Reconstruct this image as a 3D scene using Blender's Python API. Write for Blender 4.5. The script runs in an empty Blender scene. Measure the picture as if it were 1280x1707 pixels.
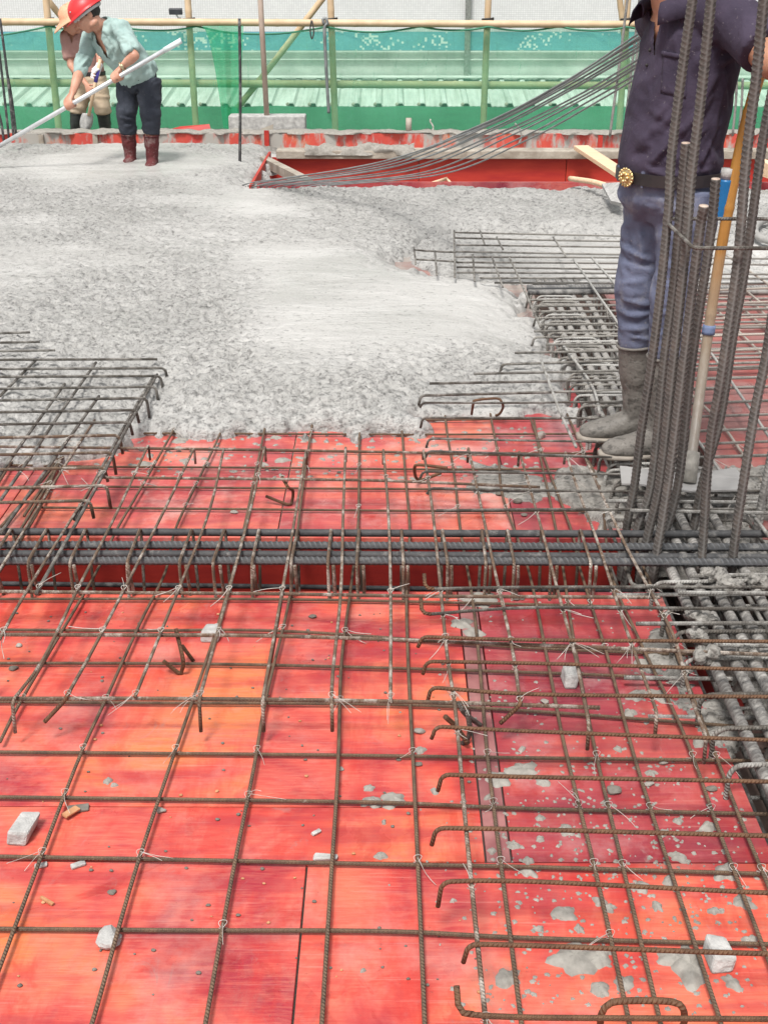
import bpy, math, random
import numpy as np
from mathutils import Vector, Matrix
random.seed(7); rng = np.random.default_rng(7)
R = math.radians
sc = bpy.context.scene
# ------------------------------------------------------------------ camera
W0, H0, F0 = 1280.0, 1707.0, 2043.0
PITCH, YAW, CH = R(24.4), R(0.2555), 1.65
cam_d = bpy.data.cameras.new('camera'); cam = bpy.data.objects.new('camera', cam_d)
sc.collection.objects.link(cam); sc.camera = cam
cam.location = (0, 0, CH); cam.rotation_euler = (math.pi/2-PITCH, 0, YAW)
cam_d.sensor_fit = 'HORIZONTAL'; cam_d.sensor_width = 36; cam_d.lens = 36*F0/W0
cam_d.clip_start = 0.05; cam_d.clip_end = 500
# ------------------------------------------------------------------ world, sun, exposure
SUN_EL, SUN_ROT = R(62), R(200)
w = bpy.data.worlds.new('World'); sc.world = w; w.use_nodes = True
nt = w.node_tree; bg = nt.nodes['Background']
sky = nt.nodes.new('ShaderNodeTexSky'); sky.sky_type = 'NISHITA'; sky.sun_disc = False
sky.sun_elevation = SUN_EL; sky.sun_rotation = SUN_ROT; sky.dust_density = 4; sky.air_density = 1.5
hs = nt.nodes.new('ShaderNodeHueSaturation'); hs.inputs['Saturation'].default_value = 0.22
nt.links.new(sky.outputs[0], hs.inputs['Color']); nt.links.new(hs.outputs[0], bg.inputs['Color'])
bg.inputs['Strength'].default_value = 0.115
sl = bpy.data.lights.new('sun', 'SUN'); so = bpy.data.objects.new('sun', sl); sc.collection.objects.link(so)
sl.energy = 2.8; sl.angle = R(13); sl.color = (1, .97, .93)
so.rotation_euler = (math.pi/2-SUN_EL, 0, math.pi-SUN_ROT)
sc.view_settings.view_transform = 'Standard'; sc.view_settings.look = 'None'
sc.view_settings.gamma = 1; sc.view_settings.exposure = 0.42
# ------------------------------------------------------------------ reading the place: points on level and upright planes
def ray(px, py):
    v = Vector(((px-W0/2)/F0, (H0/2-py)/F0, -1))
    return cam.rotation_euler.to_matrix() @ v
def G(px, py, z=0.0):
    d = ray(px, py); t = (z-CH)/d.z
    return Vector((d.x*t, d.y*t, z))
def V(px, py, Y):
    d = ray(px, py); t = Y/d.y
    return Vector((d.x*t, Y, CH+d.z*t))
# ------------------------------------------------------------------ mesh helpers
class MB:
    def __init__(s): s.v = []; s.f = []; s.uv = []; s.n = 0
    def add(s, vs, fs, uvs=None):
        s.v += [tuple(p) for p in vs]
        s.f += [tuple(i+s.n for i in f) for f in fs]
        s.uv += [tuple(u) for u in uvs] if uvs is not None else [(0, 0)]*len(vs)
        s.n += len(vs); return s
    def box(s, lo, hi, jit=0.0):
        x0, y0, z0 = lo; x1, y1, z1 = hi
        vs = [Vector((x, y, z)) for z in (z0, z1) for y in (y0, y1) for x in (x0, x1)]
        if jit: vs = [p+Vector([random.uniform(-jit, jit) for _ in range(3)]) for p in vs]
        return s.add(vs, BOXF)
    def obox(s, c, ax, ay, az):       # oriented box from centre and half-axis vectors
        c, ax, ay, az = map(Vector, (c, ax, ay, az))
        return s.add([c+ax*x+ay*y+az*z for z in (-1, 1) for y in (-1, 1) for x in (-1, 1)], BOXF)
    def tube(s, pts, r, n=8, caps=True, rfun=None, closed=False, rib=0, plain=False):
        pts = [Vector(p) for p in pts]; m = len(pts)
        T = []
        for i in range(m):
            a = pts[i-1] if (i or closed) else pts[i]; b = pts[(i+1) % m] if (i < m-1 or closed) else pts[i]
            t = (b-a); T.append(t.normalized() if t.length > 1e-9 else Vector((0, 0, 1)))
        up = Vector((0, 0, 1)) if abs(T[0].z) < .9 else Vector((1, 0, 0))
        nrm = T[0].cross(up).normalized(); vs = []; uv = []; L = 0
        for i in range(m):
            nrm = (nrm-T[i]*nrm.dot(T[i])).normalized(); bn = T[i].cross(nrm)
            if i: L += (pts[i]-pts[i-1]).length
            rr = rfun(i, L) if rfun else r
            for k in range(n):
                a = 2*math.pi*k/n; q = rr
                if rib: q = rr + ribh(L, a, rr, rib)
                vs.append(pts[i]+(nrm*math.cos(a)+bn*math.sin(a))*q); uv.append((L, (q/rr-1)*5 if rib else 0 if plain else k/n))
        fs = [(i*n+k, i*n+(k+1) % n, (i+1)*n+(k+1) % n, (i+1)*n+k) for i in range(m-1) for k in range(n)]
        if closed: fs += [((m-1)*n+k, (m-1)*n+(k+1) % n, (k+1) % n, k) for k in range(n)]
        elif caps: fs += [tuple(range(n))[::-1], tuple((m-1)*n+k for k in range(n))]
        return s.add(vs, fs, uv)
    def loft(s, pts, rad, side=(1, 0, 0), n=16, pw=2.0):
        pts = [Vector(p) for p in pts]; side = Vector(side); m = len(pts); vs = []
        for i in range(m):
            t = (pts[min(i+1, m-1)]-pts[max(i-1, 0)]).normalized()
            sx = (side-t*side.dot(t)).normalized(); sy = t.cross(sx)
            rx, ry = rad[i] if isinstance(rad[i], (tuple, list)) else (rad[i], rad[i])
            for k in range(n):
                a = 2*math.pi*k/n; c, q = math.cos(a), math.sin(a)
                c = math.copysign(abs(c)**(2/pw), c); q = math.copysign(abs(q)**(2/pw), q)
                vs.append(pts[i]+sx*rx*c+sy*ry*q)
        fs = [(i*n+k, i*n+(k+1) % n, (i+1)*n+(k+1) % n, (i+1)*n+k) for i in range(m-1) for k in range(n)]
        fs += [tuple(range(n))[::-1], tuple((m-1)*n+k for k in range(n))]
        return s.add(vs, fs)
    def ell(s, c, r, rot=None, n=14, m=9):
        c = Vector(c); vs = []; fs = []
        for i in range(1, m):
            th = math.pi*i/m
            for k in range(n):
                a = 2*math.pi*k/n
                p = Vector((r[0]*math.sin(th)*math.cos(a), r[1]*math.sin(th)*math.sin(a), r[2]*math.cos(th)))
                vs.append(c+(rot @ p if rot else p))
        tp = Vector((0, 0, r[2])); vs += [c+(rot @ tp if rot else tp), c-(rot @ tp if rot else tp)]
        for i in range(m-2):
            for k in range(n): fs.append((i*n+k, (i+1)*n+k, (i+1)*n+(k+1) % n, i*n+(k+1) % n))
        a = (m-1)*n
        for k in range(n): fs.append((a, k, (k+1) % n)); fs.append((a+1, (m-2)*n+(k+1) % n, (m-2)*n+k))
        return s.add(vs, fs)
    def ball(s, c, r): return s.ell(c, (r, r, r))
    def rock(s, c, r, seed=0, flat=.6, cut=.25):
        rr = random.Random(seed); c = Vector(c); n, m = 12, 8; vs = []; fs = []
        pl = [(Vector([rr.gauss(0, 1) for _ in range(3)]).normalized(), rr.uniform(.55, .95)) for _ in range(9)]
        dirs = []
        for i in range(1, m):
            for k in range(n):
                th = math.pi*i/m; a = 2*math.pi*k/n
                dirs.append(Vector((math.sin(th)*math.cos(a), math.sin(th)*math.sin(a), math.cos(th))))
        dirs += [Vector((0, 0, 1)), Vector((0, 0, -1))]
        for d in dirs:
            q = 1.0
            for pn, ph in pl:
                dd = d.dot(pn)
                if dd > 1e-3: q = min(q, ph/dd)
            p = d*q*(1+rr.uniform(-.04, .04)); vs.append(c+Vector((p.x*r[0], p.y*r[1], p.z*r[2])))
        for i in range(m-2):
            for k in range(n): fs.append((i*n+k, (i+1)*n+k, (i+1)*n+(k+1) % n, i*n+(k+1) % n))
        a = (m-1)*n
        for k in range(n): fs.append((a, k, (k+1) % n)); fs.append((a+1, (m-2)*n+(k+1) % n, (m-2)*n+k))
        return s.add(vs, fs)
BOXF = [(0, 2, 3, 1), (4, 5, 7, 6), (0, 1, 5, 4), (2, 6, 7, 3), (0, 4, 6, 2), (1, 3, 7, 5)]
def ribh(L, a, r, sp):
    """crescent ribs of a deformed bar plus its two long ridges"""
    side = 1 if math.sin(a) > 0 else -1
    ph = (L/sp + side*a/math.pi*1.1 + (0 if side > 0 else .5)) % 1.0
    env = abs(math.sin(a))**.6
    h = max(0, 1-abs(ph-.5)/.26)
    lon = max(0, 1-abs(math.sin(a))/.3)
    return r*(.17*h*env + .12*lon)
def origin_of(vs):
    a = np.array(vs); return Vector(((a[:, 0].min()+a[:, 0].max())/2, (a[:, 1].min()+a[:, 1].max())/2, a[:, 2].min()))
def build(name, mb, m, parent=None, smooth=True, bevel=0, solid=0):
    wl = Vector((0, 0, 0))
    if parent is None: loc = origin_of(mb.v)
    else: wl = wloc(parent); loc = wl
    me = bpy.data.meshes.new(name)
    me.from_pydata([(p[0]-loc.x, p[1]-loc.y, p[2]-loc.z) for p in mb.v], [], mb.f)
    uvl = me.uv_layers.new(name='UVMap'); idx = np.empty(len(me.loops), dtype=np.int32)
    me.loops.foreach_get('vertex_index', idx); u = np.array(mb.uv, dtype=np.float32)[idx]
    uvl.data.foreach_set('uv', u.ravel())
    me.materials.append(m); me.update()
    if smooth: me.polygons.foreach_set('use_smooth', [True]*len(me.polygons))
    o = bpy.data.objects.new(name, me); sc.collection.objects.link(o)
    if parent is None: o.location = loc
    else: o.parent = parent
    if bevel:
        b = o.modifiers.new('bevel', 'BEVEL'); b.width = bevel; b.segments = 2; b.limit_method = 'ANGLE'
    return o
def wloc(o):
    v = Vector((0, 0, 0))
    while o is not None: v += o.location; o = o.parent
    return v
def tag(o, label=None, cat=None, group=None, kind=None):
    if label: o['label'] = label
    if cat: o['category'] = cat
    if group: o['group'] = group
    if kind: o['kind'] = kind
    return o
def empty(name, loc, label, cat, group=None):
    o = bpy.data.objects.new(name, None); sc.collection.objects.link(o); o.location = loc; o.empty_display_size = .1
    return tag(o, label, cat, group)
def smoothpath(pts, step=.02):
    """Catmull-Rom through the points"""
    P = [Vector(p) for p in pts]
    if len(P) < 3: return P
    P = [P[0]*2-P[1]]+P+[P[-1]*2-P[-2]]; out = []
    for i in range(1, len(P)-2):
        n = max(2, int((P[i+1]-P[i]).length/step))
        for k in range(n):
            t = k/n; a, b, c, d = P[i-1:i+3]
            out.append(.5*((2*b)+(c-a)*t+(2*a-5*b+4*c-d)*t*t+(3*b-a-3*c+d)*t**3))
    out.append(P[-2]); return out
# ------------------------------------------------------------------ numpy noise
def _h(ix, iy, iz, s):
    n = (ix*374761393+iy*668265263+iz*2147483647*7+s*1274126177).astype(np.int64)
    n = (n ^ (n >> 13))*1274126177; n = n & 0x7fffffff
    n = (n ^ (n >> 16)); return (n & 0xffff)/65535.0
def vnoise(x, y, z=None, s=0):
    x = np.asarray(x, float); y = np.asarray(y, float); z = np.zeros_like(x) if z is None else np.asarray(z, float)
    xi, yi, zi = np.floor(x).astype(np.int64), np.floor(y).astype(np.int64), np.floor(z).astype(np.int64)
    fx, fy, fz = x-xi, y-yi, z-zi
    fx, fy, fz = [f*f*(3-2*f) for f in (fx, fy, fz)]
    r = 0
    for dx in (0, 1):
        for dy in (0, 1):
            for dz in (0, 1):
                wgt = (fx if dx else 1-fx)*(fy if dy else 1-fy)*(fz if dz else 1-fz)
                r = r+wgt*_h(xi+dx, yi+dy, zi+dz, s)
    return r*2-1
def fbm(x, y, z=None, o=4, s=0, g=.5):
    r = 0; a = 1; f = 1
    for i in range(o):
        r = r+a*vnoise(x*f+i*17.3, y*f-i*9.1, None if z is None else z*f+i*4.7, s+i); a *= g; f *= 2.03
    return r
# ------------------------------------------------------------------ materials
class NT:
    def __init__(s, name):
        s.m = bpy.data.materials.new(name); s.m.use_nodes = True; s.t = s.m.node_tree
        s.p = s.t.nodes['Principled BSDF']; s.tc = None
    def n(s, typ, **kw):
        x = s.t.nodes.new(typ)
        for k, v in kw.items(): setattr(x, k, v)
        return x
    def l(s, a, b): s.t.links.new(a, b)
    def co(s, which='Object', scale=(1, 1, 1), rnd=True, rot=0):
        tc = s.n('ShaderNodeTexCoord'); mp = s.n('ShaderNodeMapping'); mp.inputs['Scale'].default_value = scale
        mp.inputs['Rotation'].default_value = (0, 0, rot)
        s.l(tc.outputs[which], mp.inputs['Vector'])
        if rnd:
            oi = s.n('ShaderNodeObjectInfo'); mu = s.n('ShaderNodeMath', operation='MULTIPLY'); mu.inputs[1].default_value = 37.0
            s.l(oi.outputs['Random'], mu.inputs[0]); cb = s.n('ShaderNodeCombineXYZ')
            for i in range(3): s.l(mu.outputs[0], cb.inputs[i])
            s.l(cb.outputs[0], mp.inputs['Location'])
        return mp.outputs[0]
    def noise(s, vec, scale, detail=4, rough=.55, dist=0):
        x = s.n('ShaderNodeTexNoise'); x.inputs['Scale'].default_value = scale; x.inputs['Detail'].default_value = detail
        x.inputs['Roughness'].default_value = rough; x.inputs['Distortion'].default_value = dist; s.l(vec, x.inputs['Vector'])
        return x.outputs[0]
    def ramp(s, fac, stops, interp='LINEAR'):
        x = s.n('ShaderNodeValToRGB'); x.color_ramp.interpolation = interp; e = x.color_ramp.elements
        while len(e) < len(stops): e.new(.5)
        for i, (p, c) in enumerate(stops):
            e[i].position = p; e[i].color = (*c, 1) if isinstance(c, (tuple, list)) else (c, c, c, 1)
        s.l(fac, x.inputs[0]); return x.outputs[0]
    def mix(s, f, a, b, mode='MIX'):
        x = s.n('ShaderNodeMix', data_type='RGBA', blend_type=mode)
        for v, i in ((f, 0), (a, 6), (b, 7)):
            if hasattr(v, 'links'): s.l(v, x.inputs[i])
            else: x.inputs[i].default_value = v if i == 0 else ((*v, 1) if isinstance(v, (tuple, list)) else (v, v, v, 1))
        return x.outputs[2]
    def math(s, op, a, b=None, c=None, clamp=False):
        x = s.n('ShaderNodeMath', operation=op, use_clamp=clamp)
        for i, v in enumerate((a, b, c)):
            if v is None: continue
            if hasattr(v, 'links'): s.l(v, x.inputs[i])
            else: x.inputs[i].default_value = v
        return x.outputs[0]
    def base(s, c): s.l(c, s.p.inputs['Base Color']) if hasattr(c, 'links') else setattr(s.p.inputs['Base Color'], 'default_value', (*c, 1))
    def rough(s, c): s.l(c, s.p.inputs['Roughness']) if hasattr(c, 'links') else setattr(s.p.inputs['Roughness'], 'default_value', c)
    def bump(s, h, strength=.5, dist=.01, prev=None):
        x = s.n('ShaderNodeBump'); x.inputs['Strength'].default_value = strength; x.inputs['Distance'].default_value = dist
        s.l(h, x.inputs['Height'])
        if prev is not None: s.l(prev, x.inputs['Normal'])
        s.l(x.outputs[0], s.p.inputs['Normal']); return x.outputs[0]
def simple(name, c1, c2, scale=8, detail=5, rough=.7, bump=.3, bscale=60, bdist=.002, metal=0, stretch=(1, 1, 1)):
    t = NT(name); v = t.co(scale=stretch)
    t.base(t.ramp(t.noise(v, scale, detail), [(.3, c1), (.7, c2)])); t.rough(rough); t.p.inputs['Metallic'].default_value = metal
    if bump: t.bump(t.noise(v, bscale, 4), bump, bdist)
    return t.m
def rebar_mat(name, steel, rust, mortar, mlo, mhi, sp=.008, ribs=.0012, near=True):
    t = NT(name); v = t.co()
    c = t.ramp(t.noise(v, 25, 6, .7), [(.35, steel), (.65, rust)])
    k = t.ramp(t.noise(v, 14, 7, .75), [(mlo, 0.0), (mhi, 1.0)])
    # bars near the fresh pour and the column carry more splashed cement
    gp = t.n('ShaderNodeNewGeometry'); sp_ = t.n('ShaderNodeSeparateXYZ'); t.l(gp.outputs['Position'], sp_.inputs[0])
    fx = t.math('MULTIPLY', t.math('SUBTRACT', sp_.outputs[0], .45, clamp=True), 1.6, clamp=True)
    fy = t.math('MULTIPLY', t.math('SUBTRACT', sp_.outputs[1], 2.7), .6, clamp=True)
    if near: k = t.ramp(t.math('ADD', t.noise(v, 14, 7, .75), t.math('ADD', t.math('MULTIPLY', t.math('MULTIPLY', fx, fy), .16), t.math('MULTIPLY', t.math('SUBTRACT', sp_.outputs[1], 4.2, clamp=True), .06))), [(mlo, 0.0), (mhi, 1.0)])
    c = t.mix(k, c, mortar); t.base(c); t.rough(.72)
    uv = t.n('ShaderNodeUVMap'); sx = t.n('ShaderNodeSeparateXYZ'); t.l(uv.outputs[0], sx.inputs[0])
    ph = t.math('ADD', t.math('MULTIPLY', sx.outputs[0], 2*math.pi/sp), t.math('MULTIPLY', sx.outputs[1], 12.566))
    if not ribs: c = t.mix(t.ramp(sx.outputs[1], [(.15, 0.0), (.55, 1.0)]), t.mix(.55, c, (.03, .027, .025), 'MULTIPLY') if False else t.mix(.0, c, c), tuple(min(1, x*2.2+.035) for x in steel)); t.base(c)  # highlights on the rib tops, painted as a lighter steel colour
    s_ = t.math('SINE', ph); b = None
    if ribs: b = t.bump(s_, .8, ribs)
    t.bump(t.noise(v, 160, 4), .6, .002, b)
    return t.m
M = {}
M['bar'] = rebar_mat('rusty_mesh_steel', (.085, .060, .040), (.165, .102, .060), (.34, .30, .25), .62, .76)
M['bar_top'] = rebar_mat('weathered_mesh_steel', (.085, .06, .042), (.17, .105, .065), (.42, .37, .32), .50, .64)
M['bar_grey'] = rebar_mat('mortar_grey_steel', (.045, .04, .034), (.095, .08, .065), (.28, .265, .24), .47, .68)
M['bar_caked'] = rebar_mat('caked_steel', (.10, .09, .08), (.20, .185, .165), (.40, .39, .365), .44, .64)
M['bar_hook'] = rebar_mat('rust_brown_steel', (.075, .036, .018), (.15, .075, .036), (.34, .30, .26), .66, .8)
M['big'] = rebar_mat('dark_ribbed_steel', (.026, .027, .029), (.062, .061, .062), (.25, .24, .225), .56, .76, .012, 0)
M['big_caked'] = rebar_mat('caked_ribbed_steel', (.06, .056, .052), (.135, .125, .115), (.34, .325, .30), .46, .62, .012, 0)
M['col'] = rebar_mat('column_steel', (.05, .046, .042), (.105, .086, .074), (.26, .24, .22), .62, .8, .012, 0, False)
M['wire'] = simple('tie_wire', (.56, .53, .49), (.32, .29, .25), 40, rough=.5, bump=0)
M['rod'] = simple('straight_steel_rod', (.13, .14, .14), (.26, .27, .27), 9, rough=.5, bump=.2)
def form_mat(name, cols, gloss=.38, grain=(4, 42, 4), seed=0, stains=1.0, bloom=.45, wet=.60, bcol=(.52, .33, .29)):
    t = NT(name); v = t.co(); g = t.co(scale=grain)
    big = t.noise(v, 2.1, 4, .62, .6)
    c = t.ramp(big, [(.36, cols[0]), (.46, cols[1]), (.54, cols[2]), (.66, cols[3])])
    gr = t.noise(g, 3.2, 7, .68, .8)
    c = t.mix(t.ramp(gr, [(.42, 0.0), (.62, .30)]), c, cols[4])
    g2 = t.noise(t.co(scale=(2, 60, 2)), 4, 4, .6, 2.5); c = t.mix(t.ramp(g2, [(.38, .28), (.47, 0.0)]), c, cols[5])
    wst = t.noise(v, 3.1, 6, .62, .5); c = t.mix(t.ramp(wst, [(.55, 0.0), (.575, .45), (.66, .55)]), c, t.mix(1.0, c, (.74, .36, .36), 'MULTIPLY'))
    dst = t.noise(v, 7, 7, .8); c = t.mix(t.ramp(dst, [(.52, 0.0), (.68, .30)]), c, (.40, .20, .15))
    # smears across the boards where the stain pooled
    vs = t.co(scale=(1.0, .25, 1)); sm = t.noise(vs, 7, 5, .7, .4)
    c = t.mix(t.math('MULTIPLY', t.ramp(sm, [(.51, 0.0), (.62, .50)]), stains), c, cols[5])
    pb = t.noise(t.co(scale=(1, 1, 1)), 1.6, 6, .7, 1.2); c = t.mix(t.math('MULTIPLY', t.ramp(pb, [(.54, 0.0), (.66, .55)]), stains), c, cols[3])
    # streaks running lengthways
    vt = t.co(scale=(.12, 1, 1)); st = t.noise(vt, 14, 4, .6)
    c = t.mix(t.math('MULTIPLY', t.ramp(st, [(.50, 0.0), (.62, .5)]), stains), c, cols[3])
    # dried cement bloom
    bl = t.noise(v, 3.4, 7, .72)
    c = t.mix(t.ramp(bl, [(.52, 0.0), (.74, bloom)]), c, bcol)
    # light scratches and a few hairlines
    for rt_, sd_ in ((.5, 3.1), (-.9, 2.3)):
        sc1 = t.noise(t.co(scale=(1, 34, 1), rot=rt_), sd_, 3, .6); c = t.mix(t.ramp(sc1, [(.655, 0.0), (.68, .14)]), c, (.70, .38, .32))
    # fine grit
    gt = t.noise(v, 120, 3, .7)
    c = t.mix(t.ramp(gt, [(.66, 0.0), (.74, .55)]), c, (.16, .05, .04))
    # grey foot marks and trodden-in cement
    fm = t.noise(t.co(scale=(1, .5, 1)), 9, 6, .75, 1.5)
    c = t.mix(t.ramp(fm, [(.60, 0.0), (.70, bloom*.9)]), c, (.30, .20, .18))
    # puddles
    wk = t.ramp(t.noise(v, 2.3, 5, .55, .8), [(wet, 0.0), (wet+.012, 1.0)])
    c = t.mix(t.math('MULTIPLY', wk, .45), c, t.mix(1.0, c, (.80, .66, .70), 'MULTIPLY'))
    t.base(c)
    t.rough(t.mix(wk, t.ramp(t.noise(v, 5, 5, .7), [(.3, gloss-.14), (.7, gloss+.22)]), .12))
    t.p.inputs['Specular IOR Level'].default_value = .45
    b = t.bump(gr, .25, .0015); t.bump(t.noise(v, 90, 4), .15, .002, b)
    return t.m
RED = [(.72, .18, .06), (.68, .145, .08), (.61, .095, .068), (.32, .026, .040), (.72, .25, .17), (.48, .028, .022)]
ROSE = [(.50, .10, .075), (.40, .065, .068), (.32, .048, .06), (.20, .026, .045), (.47, .15, .13), (.34, .022, .025)]
M['form'] = form_mat('red_stained_plywood', RED)
M['form_rose'] = form_mat('crimson_stained_plywood', ROSE, bloom=.85, bcol=(.44, .25, .25))
M['form_back'] = form_mat('dusty_red_plywood', [(.62, .16, .09), (.56, .12, .09), (.48, .085, .085), (.30, .04, .05), (.62, .22, .17), (.40, .03, .025)], bloom=.95, wet=.66, bcol=(.60, .34, .30))
DUST = [(.36, .10, .085), (.30, .095, .085), (.27, .13, .12), (.22, .09, .085), (.36, .19, .17), (.28, .06, .055)]
M['form_dust'] = form_mat('dusty_rose_plywood', DUST, .5)
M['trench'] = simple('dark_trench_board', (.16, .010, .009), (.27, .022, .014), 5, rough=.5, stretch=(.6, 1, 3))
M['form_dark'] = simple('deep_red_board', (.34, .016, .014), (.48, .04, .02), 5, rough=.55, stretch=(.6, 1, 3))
M['strip'] = simple('purple_stained_strip', (.20, .06, .065), (.36, .16, .15), 12, rough=.6, bump=.5)
def concrete_mat(name, c1, c2, c3, rough=.55, bs=1.0, attr=False):
    t = NT(name); v = t.co(rnd=False)
    n1 = t.noise(v, 1.3, 4, .6); n3 = t.noise(v, 110, 3, .7)
    vv = t.co(rnd=False, scale=(.28, 1.0, 1)); rake = t.noise(vv, 5.5, 6, .68, .6)
    c = t.mix(t.ramp(n1, [(.38, 0.0), (.62, 1.0)]), c1, c2)
    c = t.mix(t.ramp(rake, [(.44, 0.0), (.60, .75)]), c, c3)
    if attr:
        at = t.n('ShaderNodeAttribute'); at.attribute_name = 'coarse'; rf = at.outputs['Fac']
    else: rf = t.ramp(n1, [(.3, .6), (.6, 1.0)])
    c = t.mix(t.math('MULTIPLY', rf, .42), c, tuple(x*.60 for x in c1))
    # stones and holes: sparse where trowelled, crowded where freshly dumped
    p1 = t.noise(t.co(rnd=False, scale=(.8, 1, 1)), 44, 5, .62, .1); p2 = t.noise(v, 115, 3, .6)
    thr = t.math('MULTIPLY', rf, .055)
    m1 = t.ramp(t.math('SUBTRACT', p1, thr), [(.32, 1.0), (.40, 0.0)]); m2 = t.ramp(t.math('SUBTRACT', p2, thr), [(.31, 1.0), (.38, 0.0)])
    c = t.mix(t.math('MULTIPLY', m1, .62), c, tuple(x*.26 for x in c1)); c = t.mix(t.math('MULTIPLY', m2, .55), c, tuple(x*.4 for x in c1))  # shade inside the holes, painted as darker colour
    m3 = t.ramp(p1, [(.60, 0.0), (.68, .35)]); c = t.mix(m3, c, tuple(min(1, x*1.12) for x in c3))
    t.base(c); t.rough(t.ramp(n1, [(.35, rough-.25), (.65, rough+.1)]))
    h = t.math('MULTIPLY', t.ramp(p1, [(.32, 0.0), (.5, .75), (.72, 1.0)]), t.math('ADD', rf, .35)); h2 = t.math('MULTIPLY', t.ramp(p2, [(.32, 0.0), (.48, 1.0)]), t.math('ADD', rf, .25))
    b = t.bump(rake, .45*bs, .05); b = t.bump(h, .6*bs, .008, b); b = t.bump(h2, .5*bs, .004, b); b = t.bump(n3, .4*bs, .003, b)
    return t.m
M['concrete'] = concrete_mat('fresh_concrete', (.40, .392, .372), (.45, .44, .42), (.51, .50, .48), attr=True)
M['mortar'] = concrete_mat('wet_mortar', (.26, .245, .22), (.34, .32, .29), (.40, .38, .35), .6)
M['splat'] = simple('grey_mortar_splash', (.20, .187, .165), (.33, .31, .275), 45, rough=.75, bump=.7, bscale=120)
M['block'] = simple('pale_cement_block', (.27, .265, .255), (.50, .49, .47), 30, rough=.85, bump=.9, bscale=110, bdist=.004)
M['stone'] = simple('grey_gravel', (.09, .08, .065), (.19, .175, .15), 30, rough=.8, bump=.6)
M['chip'] = simple('wood_chip', (.36, .16, .07), (.55, .30, .16), 30, rough=.8)
M['wood'] = simple('fresh_sawn_wood', (.62, .42, .26), (.74, .55, .38), 6, rough=.75, stretch=(1, 9, 9))
M['timber'] = simple('mortar_smeared_timber', (.24, .20, .16), (.42, .38, .32), 9, rough=.85, bump=.8, bscale=50, bdist=.006)
# ================================================================== SETTING
YN, YF = 3.09, 3.44          # near and far edge of the cross beam's trench
XL, XR = .775, 1.15          # left and right edge of the lengthways beam's trench
# street level far below the deck, one sheet to the horizon
g = MB(); g.add([(-300, -100, -6), (300, -100, -6), (300, 400, -6), (-300, 400, -6)], [(0, 1, 2, 3)])
tag(build('ground', g, simple('street_ground', (.10, .11, .09), (.2, .2, .18), .2, bump=0)), kind='structure')
# ---- building across the street
BY = 20.0
def z_at(py, Y): return V(640, py, Y).z
t = NT('mosaic_tile'); v = t.co(rnd=False); sx = t.n('ShaderNodeSeparateXYZ'); t.l(v, sx.inputs[0]); cb = t.n('ShaderNodeCombineXYZ')
t.l(sx.outputs[0], cb.inputs[0]); t.l(sx.outputs[2], cb.inputs[1])
def tilewall(t, ctile, ctile2, cgrout, cmiss, miss_lo, holes=None, sc_=17.0):
    br = t.n('ShaderNodeTexBrick'); br.inputs['Scale'].default_value = sc_; br.offset = 0.0
    br.inputs['Brick Width'].default_value = .6; br.inputs['Row Height'].default_value = .5
    br.inputs['Mortar Size'].default_value = .045; br.inputs['Color1'].default_value = (*ctile, 1); br.inputs['Color2'].default_value = (*ctile2, 1)
    br.inputs['Mortar'].default_value = (*cgrout, 1); t.l(cb.outputs[0], br.inputs['Vector'])
    # tiles that fell off, a whole tile at a time
    mu = t.n('ShaderNodeVectorMath', operation='MULTIPLY'); mu.inputs[1].default_value = (sc_/.6, sc_/.5, 1); t.l(cb.outputs[0], mu.inputs[0])
    fl = t.n('ShaderNodeVectorMath', operation='FLOOR'); t.l(mu.outputs[0], fl.inputs[0])
    wn = t.n('ShaderNodeTexWhiteNoise', noise_dimensions='2D'); t.l(fl.outputs[0], wn.inputs[0])
    pn = t.noise(v, .55, 3, .7)
    k = t.math('ADD', t.math('MULTIPLY', wn.outputs['Value'], .35), pn)
    f = t.ramp(k, [(miss_lo, 0.0), (miss_lo+.01, 1.0)])
    c = t.mix(f, br.outputs[0], cmiss)
    c = t.mix(t.ramp(t.noise(v, .8, 6, .7), [(.45, 0.0), (.8, .35)]), c, tuple(x*.6 for x in ctile))
    t.base(c); t.rough(.5); return t.m
m_tile = tilewall(t, (.66, .655, .65), (.60, .595, .595), (.46, .455, .45), (.30, .29, .28), .98)
t = NT('teal_tile'); v = t.co(rnd=False); sx = t.n('ShaderNodeSeparateXYZ'); t.l(v, sx.inputs[0]); cb = t.n('ShaderNodeCombineXYZ')
t.l(sx.outputs[0], cb.inputs[0]); t.l(sx.outputs[2], cb.inputs[1])
m_teal = tilewall(t, (.10, .31, .37), (.13, .37, .42), (.12, .33, .38), (.60, .68, .64), .86)
m_plain = simple('painted_lower_wall', (.44, .45, .42), (.68, .68, .65), 2.2, 9, rough=.8, bump=.2, stretch=(1, 1, 1.4))
bld = empty('tiled_building', (0, BY, -6), 'long building with white mosaic tiles and a teal band behind the scaffold', 'building')
zt, zb = z_at(52, BY), z_at(83, BY)
build('tiled_wall', MB().box((-14, BY, zt), (16, BY+6, 9)), m_tile, bld, smooth=False)
build('teal_band', MB().box((-14, BY-.02, zb), (16, BY+5.98, zt-.003)), m_teal, bld, smooth=False)
build('lower_wall', MB().box((-14, BY, -6), (16, BY+6, zb-.003)), m_plain, bld, smooth=False)
lg = MB(); lg.box((-14, BY-.05, z_at(99, BY)), (16, BY-.001, z_at(97, BY))); lg.box((-14, BY-.06, z_at(86, BY)), (16, BY-.021, z_at(83.5, BY)))
build('ledge', lg, m_plain, bld, smooth=False)
dp = MB(); X = V(780, 10, BY).x; dp.tube([(X, BY-.08, -1), (X, BY-.08, 9)], .045, 10)
build('drain_pipe', dp, M['block'], bld)
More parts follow.
